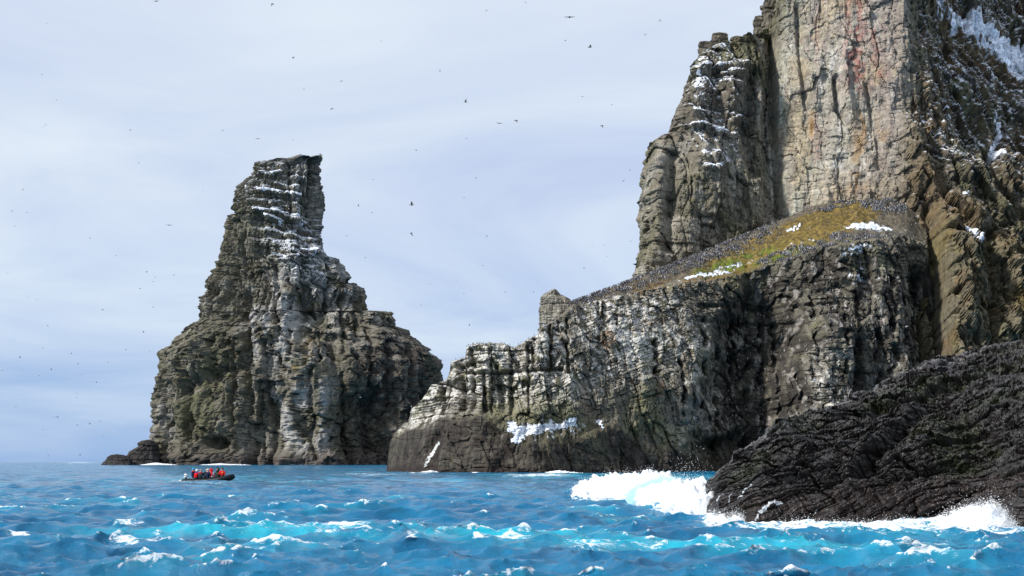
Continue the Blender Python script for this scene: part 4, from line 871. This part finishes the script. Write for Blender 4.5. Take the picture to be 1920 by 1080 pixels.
BM = {'up': bird_mesh('seabird_wings_up', 58, 40), 'lev': bird_mesh('seabird_wings_level', 8, -6), 'down': bird_mesh('seabird_wings_down', -28, -45), 'vee': bird_mesh('seabird_wings_raised', 28, 10), 'gull': bird_mesh('gull_wings_level', 14, -10, True)}
def bird(px, py, size, pose, yaw, label, group=None, roll=0, pitch=0, Y=None, name='seabird'):
    D = Y or 0.92*FPX/size
    o = obj(name, BM[pose], None, None, label, 'bird', group)
    o.location = (WX(px, D), D, WZ(py, D)); o.rotation_euler = (R(roll), R(pitch), R(yaw)); o.scale = (1, 1, 1)
    if Y: s_ = size*Y/FPX/0.92; o.scale = (s_, s_, s_)
    return o
BIG = [(293, 2, 12, 'lev', 80, 0, 'seabird cut by the top edge of the sky, far left of the cliff'),
 (511, 7, 11, 'down', 40, 0, 'dark seabird near the top edge above the sea stack'), (550, 107, 9, 'down', 20, 10, 'dark seabird high in the sky straight above the sea stack'),
 (623, 203, 10, 'down', 60, 0, 'dark seabird just up and right of the stack summit'), (483, 260, 10, 'lev', 88, 0, 'dark seabird flying straight on just above the stack summit'),
 (317, 422, 13, 'lev', 92, 0, 'dark seabird gliding left of the stack tower'), (772, 384, 16, 'up', 175, 0, 'seabird with raised wings in mid sky right of the stack'),
 (771, 437, 12, 'down', 150, 20, 'seabird with lowered wings below another in mid sky'), (873, 191, 13, 'up', 190, 0, 'pale-bellied seabird with raised wings in the bright centre sky'),
 (968, 225, 13, 'down', 30, 25, 'seabird banking in the bright centre sky'), (936, 231, 13, 'lev', 100, 4, 'thin gliding seabird seen edge on in the centre sky'),
 (1068, 32, 19, 'lev', 88, 0, 'seabird gliding with wings spread wide near the top edge'), (1106, 88, 16, 'vee', 10, 0, 'large seabird flying toward the tall cliff'),
 (1129, 235, 12, 'down', 25, 25, 'seabird banking just left of the tall cliff'), (107, 782, 10, 'vee', 60, 0, 'seabird low over the sea at the far left'),
 (3, 694, 12, 'gull', 10, 0, 'white gull at the left edge of the picture')]
for px_, py_, sz, pose, yaw, roll, lab in BIG: bird(px_, py_, sz, pose, yaw, lab, None, roll)
LEFT = [(87, 44), (79, 140), (43, 356), (50, 398), (22, 395), (28, 424), (418, 244), (291, 520), (275, 509), (260, 305), (244, 244), (86, 233), (82, 236), (106, 187), (380, 358), (169, 447), (218, 479), (14, 512), (51, 557), (69, 561), (89, 610), (80, 652), (134, 663), (236, 656), (202, 679), (146, 681), (96, 693), (74, 704), (152, 702), (145, 738), (144, 745), (30, 762), (80, 805), (187, 789), (168, 795), (145, 797), (193, 816), (90, 854), (150, 853), (287, 575), (262, 541), (326, 515), (368, 575), (192, 581), (209, 604), (269, 622), (280, 658), (181, 717), (37, 670), (287, 528)]
RIGHT = [(870, 370), (893, 334), (672, 386), (697, 398), (825, 133), (913, 442), (1000, 548), (948, 548), (870, 550), (1132, 460), (1182, 453), (1110, 461), (715, 78), (912, 20), (780, 282), (1092, 181), (1147, 196), (875, 259), (1210, 64), (1238, 39), (1169, 339), (1181, 318), (806, 533), (855, 525), (1095, 503), (985, 4), (1060, 75), (700, 336), (650, 442), (685, 482), (790, 572), (760, 640), (905, 498), (880, 610), (1138, 480), (570, 168), (549, 263), (640, 152)]
rr = random.Random(4)
ORD = ['leftmost', 'second from the left', 'third from the left', 'fourth from the left', 'fifth from the left', 'sixth from the left', 'seventh from the left', 'eighth from the left', 'ninth from the left', 'tenth from the left', 'eleventh from the left', 'twelfth from the left', 'thirteenth from the left', 'fourteenth from the left', 'fifteenth from the left', 'sixteenth from the left', 'seventeenth from the left']
for lst, side_, grp in ((LEFT, 'left of the stack', 'distant seabirds left of the stack'), (RIGHT, 'between stack and cliff', 'distant seabirds between stack and cliff')):
    for top_, bot_, where in ((-9, 290, 'above summit level'), (290, 500, 'level with the tower'), (500, 640, 'level with the shoulders'), (640, 730, 'below the shoulders'), (730, 900, 'just over the horizon')):
        for n_, (px_, py_) in enumerate(sorted(q for q in lst if top_ <= q[1] < bot_)):
            bird(px_, py_, rr.uniform(4.2, 7.2), rr.choice(['lev', 'down', 'vee', 'up', 'down']), rr.uniform(0, 360), 'tiny seabird in sky %s %s, %s' % (side_, where, ORD[n_]), grp, rr.uniform(-25, 25), rr.uniform(-10, 10))
for px_, py_, sz, Yg, lab in [(1527, 712, 12, 240, 'white gull flying in front of the dark streaked headland wall'), (1255, 596, 7, 240, 'small white gull by the pale headland rim'), (1246, 648, 6, 240, 'small white gull below the orange stain of the headland'), (820, 832, 8, 235, 'white gull in front of the low left end of the headland'), (676, 745, 6, 300, 'tiny white gull before the right shoulder of the sea stack'), (1700, 612, 7, 230, 'small white gull beside the dark gully right of the headland')]:
    bird(px_, py_, sz, 'gull', rr.uniform(0, 360), lab, None, rr.uniform(-30, 30), 0, Yg, 'gull')
for k, (px_, py_) in enumerate([(65, 876), (210, 874), (247, 879), (353, 879), (465, 884), (577, 880)]):
    Yw = CAMH*FPX/(py_-HOR); o = bird(px_, py_-2, 7, 'down', rr.uniform(0, 360), 'tiny dark seabird low over the far water, %s of six' % ORD[k], 'seabirds low over the water', 0, 0, Yw)

# the colony: thousands of birds packed on the slope, a crowd seen as one mass
def colony(name, P, Nn, w_, n, seed, hgt, label, white=0.35):
    r = np.random.default_rng(seed); w_ = w_.ravel().astype(float); idx = r.choice(len(w_), n, p=w_/w_.sum())
    base = P.reshape(-1, 3)[idx] + r.normal(0, 0.12, (n, 3))*np.array([1, 1, 0]) + Nn.reshape(-1, 3)[idx]*0.02
    h = hgt*r.uniform(0.8, 1.15, n); a = r.uniform(0, 2*np.pi, n); lean = r.normal(0, 0.12, (n, 2))
    T = np.array([[0, 0, -0.1], [0.16, 0, .35], [0, 0.17, .35], [-0.16, 0, .4], [0, -0.17, .35], [0.10, 0, .78], [-0.02, 0.08, .80], [-0.08, 0, .8], [-0.02, -0.08, .80], [0.03, 0, 1.0]])
    F = [[0, 2, 1], [0, 3, 2], [0, 4, 3], [0, 1, 4]] + [q for k in range(4) for q in ([1+k, 1+(k+1) % 4, 5+(k+1) % 4], [1+k, 5+(k+1) % 4, 5+k])] + [[5, 6, 9], [6, 7, 9], [7, 8, 9], [8, 5, 9]]
    c, s_ = np.cos(a), np.sin(a)
    x = T[None, :, 0]*c[:, None]-T[None, :, 1]*s_[:, None] + lean[:, :1]*T[None, :, 2]; y = T[None, :, 0]*s_[:, None]+T[None, :, 1]*c[:, None] + lean[:, 1:]*T[None, :, 2]
    V = np.stack([x, y, np.broadcast_to(T[None, :, 2], x.shape)], -1)*h[:, None, None] + base[:, None]
    F = (np.array(F)[None]+10*np.arange(n)[:, None, None]).reshape(-1, 3)
    dark = np.array((0.015, 0.013, 0.016)); wh = np.array((0.72, 0.72, 0.74)); cc = np.repeat(np.where(np.isin(np.arange(10), [1]), 1.0, 0.0)[None], n, 0)
    cc[:, 5] = 0.3; full = r.random(n) < white*0.12; cc[full] = 1
    col = dark + (wh-dark)*cc[..., None]
    return obj(name, mesh_np(name, V.reshape(-1, 3), F, True, col.reshape(-1, 3)), M_col, None, label, 'bird colony', None, 'stuff')
M_col = bpy.data.materials.new('colony_plumage'); M_col.use_nodes = True; t = M_col.node_tree
at = N(t, 'ShaderNodeAttribute', attribute_name='Col'); g = N(t, 'ShaderNodeTexCoord'); nq = N(t, 'ShaderNodeTexNoise', i_Scale=9.0); L(t, g.outputs['Object'], nq.inputs['Vector'])
L(t, mixc(t, 1.0, at.outputs['Color'], ramp(t, nq.outputs[0], [(0.3, (0.8, 0.8, 0.8)), (0.7, (1.15, 1.15, 1.15))]), 'MULTIPLY'), t.nodes['Principled BSDF'].inputs['Base Color'])
t.nodes['Principled BSDF'].inputs['Roughness'].default_value = 0.8
P, Nn, px, py, ter, tz = HEAD
py2 = PYf(P[..., 2], P[..., 1]); jx = px+10*noise(px/22, py2/22, 0, 91); jy = py2+5*noise(px/18, py2/18, 3, 92)
clump = sst(-0.35, 0.25, fbm(px/20, py2/9, 0*px, 3, 93))
area = np.gradient(P[..., 1], axis=0)**2 + np.gradient(P[..., 2], axis=0)**2; area = np.sqrt(area)*np.abs(np.gradient(P[..., 0], axis=1))
strip = pline(jx, jy, [(1085, 563), (1130, 549), (1200, 524), (1300, 488), (1380, 458), (1440, 434)], 13)
a1 = np.clip(strip, 0, 1)
a2 = np.maximum(poly_mask(jx, jy, [(1605, 378), (1690, 370), (1700, 400), (1660, 404), (1610, 392)]), poly_mask(jx, jy, [(1520, 392), (1600, 374), (1604, 382), (1545, 400)])).astype(float)
a3 = np.maximum.reduce([poly_mask(jx, jy, [(1410, 494), (1500, 458), (1532, 468), (1500, 486), (1430, 506)]), poly_mask(jx, jy, [(1530, 452), (1570, 436), (1590, 440), (1690, 440), (1735, 470), (1700, 462), (1600, 450), (1540, 466)])]).astype(float)
wgt = ter*area*(np.clip(a1+a2+a3, 0, 1)*(0.08+0.92*clump**2) + 0.008)
colony('seabird_colony', P, Nn, wgt, 11500, 31, 0.42, 'dense dark crowd of nesting seabirds on the grassy slope below the cliff')
pl = np.clip(blob(px, py, 900, 650, 180, 40, -15) + blob(px, py, 1150, 590, 150, 60) + 0.7*blob(px, py, 1350, 700, 120, 120) + 0.9*blob(px, py, 1560, 660, 150, 150), 0, 1)
wgt = (~ter)*area*pl*sst(0.15, 0.6, Nn[..., 2]+0.2)*(py2 < 800)*(P[..., 2] > 3)*(px > 760)
colony('ledge_seabirds', P, Nn, wgt, 1600, 32, 0.40, 'scattered seabirds perched on the ledges of the headland face', 2.2)

# ------------------------------------------------------------------ the inflatable boat
M_tube = plain_mat('black_rubber', (0.010, 0.012, 0.015), 0.7, 0.2, 12, 0.25); M_motor = plain_mat('white_cowling', (0.75, 0.75, 0.72), 0.35, 0.5, 12, 0.05)
M_cone = plain_mat('cream_cone', (0.62, 0.58, 0.38), 0.5, 0.4, 12, 0.08); M_floor = plain_mat('grey_floor', (0.12, 0.12, 0.125), 0.7, 0.3, 12, 0.2); M_wood = plain_mat('dark_transom', (0.05, 0.045, 0.04), 0.6, 0.3, 12, 0.2); M_rope = plain_mat('grey_rope', (0.35, 0.35, 0.34), 0.8, 0.2, 60, 0.2)
BY = 139.0
boat = bpy.data.objects.new('inflatable_boat', None); C.objects.link(boat)
boat['label'] = 'black inflatable boat carrying passengers in front of the sea stack'; boat['category'] = 'boat'
boat.location = (WX(391, BY), BY, -0.13); boat.rotation_euler = (R(2), R(-2.0), R(-16))
def spl(pts, n):
    p = np.array(pts, float); k = np.arange(len(p)); q = np.linspace(0, len(p)-1, n); out = []
    for t_ in q:
        i = min(int(t_), len(p)-2); f = t_-i; p0, p1, p2, p3 = p[max(i-1, 0)], p[i], p[i+1], p[min(i+2, len(p)-1)]
        out.append(0.5*((2*p1)+(-p0+p2)*f+(2*p0-5*p1+4*p2-p3)*f*f+(-p0+3*p1-3*p2+p3)*f**3))
    return np.array(out)
path = spl([(-2.45, -0.78, .27), (-1.2, -0.80, .27), (0.4, -0.80, .29), (1.5, -0.74, .37), (2.25, -0.45, .52), (2.55, 0, .60), (2.25, 0.45, .52), (1.5, 0.74, .37), (0.4, 0.80, .29), (-1.2, 0.80, .27), (-2.45, 0.78, .27)], 70)
V, F = tube(path, np.full(70, .265)); hull = obj('hull_tube', mesh_np('hull_tube', V, F, True), M_tube, boat)
for sy in (-1, 1):
    V, F = tube([(-2.45, sy*.78, .27), (-2.62, sy*.78, .27), (-2.80, sy*.78, .26), (-2.92, sy*.78, .25)], [.264, .22, .12, .03]); obj('tube_cone', mesh_np('tube_cone', V, F, True), M_cone if sy < 0 else M_tube, boat)
    pr = spl([(-2.2, sy*1.03, .40), (-0.8, sy*1.06, .40), (0.6, sy*1.06, .42), (1.6, sy*0.98, .50)], 30); pr[:, 2] += -0.05*np.abs(np.sin(np.arange(30)*math.pi/5))
    V, F = tube(pr, np.full(30, .014), 6); obj('grab_rope', mesh_np('grab_rope', V, F, True), M_rope, hull)
def box_np(x0, x1, y0, y1, z0, z1):
    V = np.array([(x, y, z) for x in (x0, x1) for y in (y0, y1) for z in (z0, z1)], float); return V, np.array([[0, 1, 3, 2], [4, 6, 7, 5], [0, 4, 5, 1], [2, 3, 7, 6], [0, 2, 6, 4], [1, 5, 7, 3]])
V, F = box_np(-2.3, 1.7, -.62, .62, .10, .17); obj('floor', mesh_np('floor', V, F, False), M_floor, boat)
V, F = box_np(-2.34, -2.26, -.62, .62, .05, .56); obj('transom', mesh_np('transom', V, F, False), M_wood, boat)
motor = obj('outboard_motor', None, None, boat); boat_m = motor
V, F = tube([(-2.42, 0, .66), (-2.45, 0, .68), (-2.46, 0, .80), (-2.46, 0, .94), (-2.44, 0, 1.02), (-2.43, 0, 1.05)], [.10, .17, .19, .18, .12, .02]); obj('cowling', mesh_np('cowling', V, F, True), M_motor, motor)
V, F = tube([(-2.42, 0, .70), (-2.43, 0, .3), (-2.45, 0, -.15), (-2.46, 0, -.4)], [.08, .06, .06, .05]); obj('shaft', mesh_np('shaft', V, F, True), M_tube, motor)
V, F = tube([(-2.36, 0.03, .82), (-2.1, 0.1, .80), (-1.8, 0.16, .82)], [.03, .022, .025], 8); obj('tiller', mesh_np('tiller', V, F, True), M_tube, motor)

# ------------------------------------------------------------------ the passengers
M_skin = plain_mat('skin', (0.52, 0.33, 0.25), 0.6, 0.3, 15, 0.06); M_dark = plain_mat('black_trousers', (0.02, 0.02, 0.022), 0.8, 0.2, 30, 0.2); M_boot = plain_mat('rubber_boots', (0.015, 0.018, 0.016), 0.5, 0.4, 20, 0.2); M_glove = plain_mat('dark_gloves', (0.03, 0.03, 0.032), 0.8, 0.2, 20, 0.2); M_eye = plain_mat('eyes', (0.02, 0.015, 0.012), 0.3, 0.5, 10, 0.1)
def cloth(name, c): return plain_mat(name, c, 0.85, 0.15, 14, 0.18, 0.2)
JK = {'navy': cloth('navy_jacket', (0.012, 0.016, 0.05)), 'red': cloth('red_jacket', (0.55, 0.012, 0.016)), 'grey': cloth('charcoal_jacket', (0.035, 0.038, 0.045)), 'dark': cloth('dark_jacket', (0.02, 0.018, 0.02)), 'olive': cloth('olive_jacket', (0.045, 0.055, 0.035)), 'white': cloth('white_cloth', (0.78, 0.78, 0.78)), 'blue': cloth('blue_cloth', (0.02, 0.28, 0.50)), 'cream': cloth('cream_cloth', (0.68, 0.62, 0.50)), 'purple': cloth('purple_cloth', (0.06, 0.03, 0.22)), 'brown': cloth('brown_hair', (0.07, 0.035, 0.02)), 'greyc': cloth('grey_cloth', (0.28, 0.26, 0.25)), 'yellow': cloth('yellow_badge', (0.75, 0.50, 0.05))}
def person(px_, ly, face_deg, jacket, hat, hatkind, label, lean=0.0, arms=0.0, seat=0.50, extra=None):
    V, E, Rd, reg = [], [], [], []
    def v(co, rad, parent=None, region=0):
        V.append(co); Rd.append(rad if isinstance(rad, tuple) else (rad, rad)); i = len(V)-1
        if parent is not None: E.append((parent, i)); reg.append((parent, i, region))
        return i
    lx = lean
    pel = v((0, 0, .12), (.15, .19)); sp1 = v((lx*.4, 0, .32), (.145, .175), pel); ch = v((lx*.9, 0, .52), (.155, .205), sp1)
    nk = v((lx*1.1, 0, .67), .075, ch, 0); hd0 = v((lx*1.2+.015, 0, .74), (.075, .07), nk, 1); hd1 = v((lx*1.25+.025, 0, .83), (.105, .085), hd0, 1); hd2 = v((lx*1.25+.01, 0, .90), (.09, .075), hd1, 1)
    v((lx*1.25+.135, 0, .815), .014, hd1, 1)                                      # nose
    for sg in (-1, 1):
        v((lx*1.25+.01, sg*.094, .825), .015, hd1, 1)                             # ears
        sh = v((lx*.95, sg*.20, .57), .085, ch, 0); el = v((lx*.9+.06+arms*.1, sg*.27, .33), .062, sh, 0); wr = v((lx*.9+.30, sg*.19, .26+arms*.12), .042, el, 0)
        pm = v((lx*.9+.37, sg*.175, .25+arms*.12), (.028, .042), wr, 2)
        for q, (fy, ln) in enumerate(((-.032, .065), (-.011, .08), (.010, .077), (.030, .06))):
            a0 = v((lx*.9+.41, sg*.175+fy, .25+arms*.12), .010, pm, 2); a1 = v((lx*.9+.41+ln*.6, sg*.175+fy, .242+arms*.12), .009, a0, 2); v((lx*.9+.41+ln*.8, sg*.175+fy, .215+arms*.12), .008, a1, 2)
        t0 = v((lx*.9+.36, sg*.13, .255+arms*.12), .011, pm, 2); v((lx*.9+.40, sg*.105, .245+arms*.12), .009, t0, 2)
        hp = v((.05, sg*.11, .10), .105, pel, 3); kn = v((.44, sg*.14, .11), .078, hp, 3); an = v((.47, sg*.14, -.28), .052, kn, 3); v((.60, sg*.15, -.33), .045, an, 4)
    me = bpy.data.meshes.new('person'); me.from_pydata(V, E, []); o = bpy.data.objects.new('tmp', me); C.objects.link(o)
    md = o.modifiers.new('s', 'SKIN'); md.use_smooth_shade = True
    for i, sv in enumerate(me.skin_vertices[0].data): sv.radius = Rd[i]; sv.use_root = (i == 0)
    o.modifiers.new('d', 'SUBSURF').levels = 1
    dg = bpy.context.evaluated_depsgraph_get(); me2 = bpy.data.meshes.new_from_object(o.evaluated_get(dg)); me2.name = 'person'
    bpy.data.objects.remove(o); bpy.data.meshes.remove(me)
    me2.materials.clear()
    for mm in (JK[jacket], M_skin, M_glove, M_dark, M_boot): me2.materials.append(mm)
    nP = len(me2.polygons); cen = np.zeros(nP*3); me2.polygons.foreach_get('center', cen); cen = cen.reshape(-1, 3)
    best = np.full(nP, 9.0); mi = np.zeros(nP, np.int32); Vn = np.array(V)
    for a, b_, rg in reg + [(0, 0, 0)]:
        A, B = Vn[a], Vn[b_]; ab = B-A; tt = np.clip(((cen-A)@ab)/max(ab@ab, 1e-9), 0, 1); dd = np.linalg.norm(cen-A-tt[:, None]*ab, axis=1) - 0.6*(Rd[a][0]*(1-tt)+Rd[b_][0]*tt)
        k = dd < best; best[k] = dd[k]; mi[k] = rg
    me2.polygons.foreach_set('material_index', mi); me2.polygons.foreach_set('use_smooth', np.full(nP, True))
    wx = (px_-391)/FPX*BY; c, s_ = math.cos(R(-16)), math.sin(R(-16))
    lxx = (wx - (-s_)*ly)/c                                                        # along the boat, so that it sits at that bearing
    p = obj('person', me2, None, None, label, 'person')
    wp = boat.matrix_basis @ Vector((lxx, ly, seat-.04)); p.location = wp; p.rotation_euler = (0, 0, R(face_deg-16)); p.scale = (1.16, 1.16, 1.04)
    hc = np.array([lx*1.25+.012, 0, .845])
    for sg in (-1, 1):
        Vv, Ff = droplets(np.array([[lx*1.25+.112, sg*.034, .845]]), np.array([.011])); obj('eye', mesh_np('eye', Vv, Ff, True), M_eye, p)
    a = np.linspace(0, 2*np.pi, 16, endpoint=False)
    if hatkind in ('beanie', 'hair'):
        rows_ = [(-.035 if hatkind == 'beanie' else -.09, 1.10), (.01, 1.13), (.05, 1.05), (.085, .82), (.112, .45), (.125, .04)]
        if hatkind == 'beanie': rows_.append((.128, .02))
        Vv = np.array([[hc[0]+.118*k*math.cos(q)-(0.03 if hatkind == 'hair' else 0)-(.5*max(0, -z_) if hatkind == 'hair' else 0), .098*k*math.sin(q), hc[2]+z_+.012] for z_, k in rows_ for q in a])
        obj('hat' if hatkind == 'beanie' else 'hair', mesh_np('hat', Vv, grid_faces(len(rows_), 16, True), True), JK[hat], p)
    else:
        rows_ = [(-.19, 1.5), (-.12, 1.25), (-.03, 1.28), (.05, 1.25), (.10, 1.0), (.14, .55), (.165 if hatkind == 'hood' else .21, .03)]
        Vv = np.array([[hc[0]-.03+.118*k*math.cos(q)*(0.72 if math.cos(q) > 0.5 and z_ < .06 and z_ > -.13 else 1), .098*k*math.sin(q), hc[2]+z_] for z_, k in rows_ for q in a])
        obj('hood', mesh_np('hood', Vv, grid_faces(len(rows_), 16, True), True), JK[hat], p)
    for kind_, cl in (extra or []):
        if kind_ == 'collar':
            Vv, Ff = tube([(lx*1.05, 0, .60), (lx*1.08, 0, .65), (lx*1.12, 0, .71)], [.15, .125, .10]); obj('collar', mesh_np('collar', Vv, Ff, True), JK[cl], p)
        if kind_ == 'vest':
            aa = np.linspace(-1.5, 1.5, 14); Vv = np.array([[lx*f_+.178*math.cos(q)*w_, .228*math.sin(q)*w_, z_] for z_, f_, w_ in ((.14, .2, 1.06), (.32, .45, 1.03), (.50, .9, 1.08), (.60, 1., .85)) for q in aa]); obj('vest', mesh_np('vest', Vv, grid_faces(4, 14), True), JK[cl], p)
        if kind_ == 'badge':
            q = np.linspace(0, 2*np.pi, 10, endpoint=False); Vv = np.vstack([np.stack([lx*.9+.170+0*q, .07+.045*np.cos(q), .50+.05*np.sin(q)], -1), np.stack([lx*.9+.196+0*q, .07+.045*np.cos(q), .50+.05*np.sin(q)], -1), [[lx*.9+.198, .07, .50]]])
            Ff = np.vstack([quads2tris(grid_faces(2, 10, True)), [[10+i, 10+(i+1) % 10, 20] for i in range(10)]]); obj('badge', mesh_np('badge', Vv, Ff, False), JK[cl], p)
    return p
person(360, 0.10, 0, 'navy', 'blue', 'beanie', 'person at the stern in navy jacket, red collar and blue hat', 0.02, 0.4, 0.62, [('collar', 'red')])
person(369.5, -0.78, 70, 'red', 'white', 'beanie', 'person in red jacket with purple collar and white hat, back turned', 0.10, 0.2, 0.52, [('collar', 'purple')])
person(379, -0.78, 100, 'grey', 'greyc', 'beanie', 'person in charcoal jacket and grey hat between red and dark jackets', 0.08, 0.2, 0.50, [('collar', 'red')])
person(385, 0.78, -80, 'dark', 'brown', 'hair', 'dark-haired person in black jacket on the far side of the boat', 0.06, 0.3, 0.52)
person(392.5, -0.75, 60, 'navy', 'cream', 'beanie', 'person in navy jacket and cream hat amidships', 0.03, 0.2, 0.52)
person(400, -0.60, 20, 'red', 'red', 'hood', 'person in red hooded jacket with white vest amidships', 0.02, 0.3, 0.52, [('vest', 'white')])
person(409, 0.60, -100, 'olive', 'dark', 'pointed', 'person in olive jacket with dark pointed hood near the bow', 0.10, 0.8, 0.52)
person(418, 0.30, -85, 'red', 'brown', 'hair', 'brown-haired person in red jacket with yellow badge at the bow', 0.05, 0.3, 0.55, [('badge', 'yellow')])
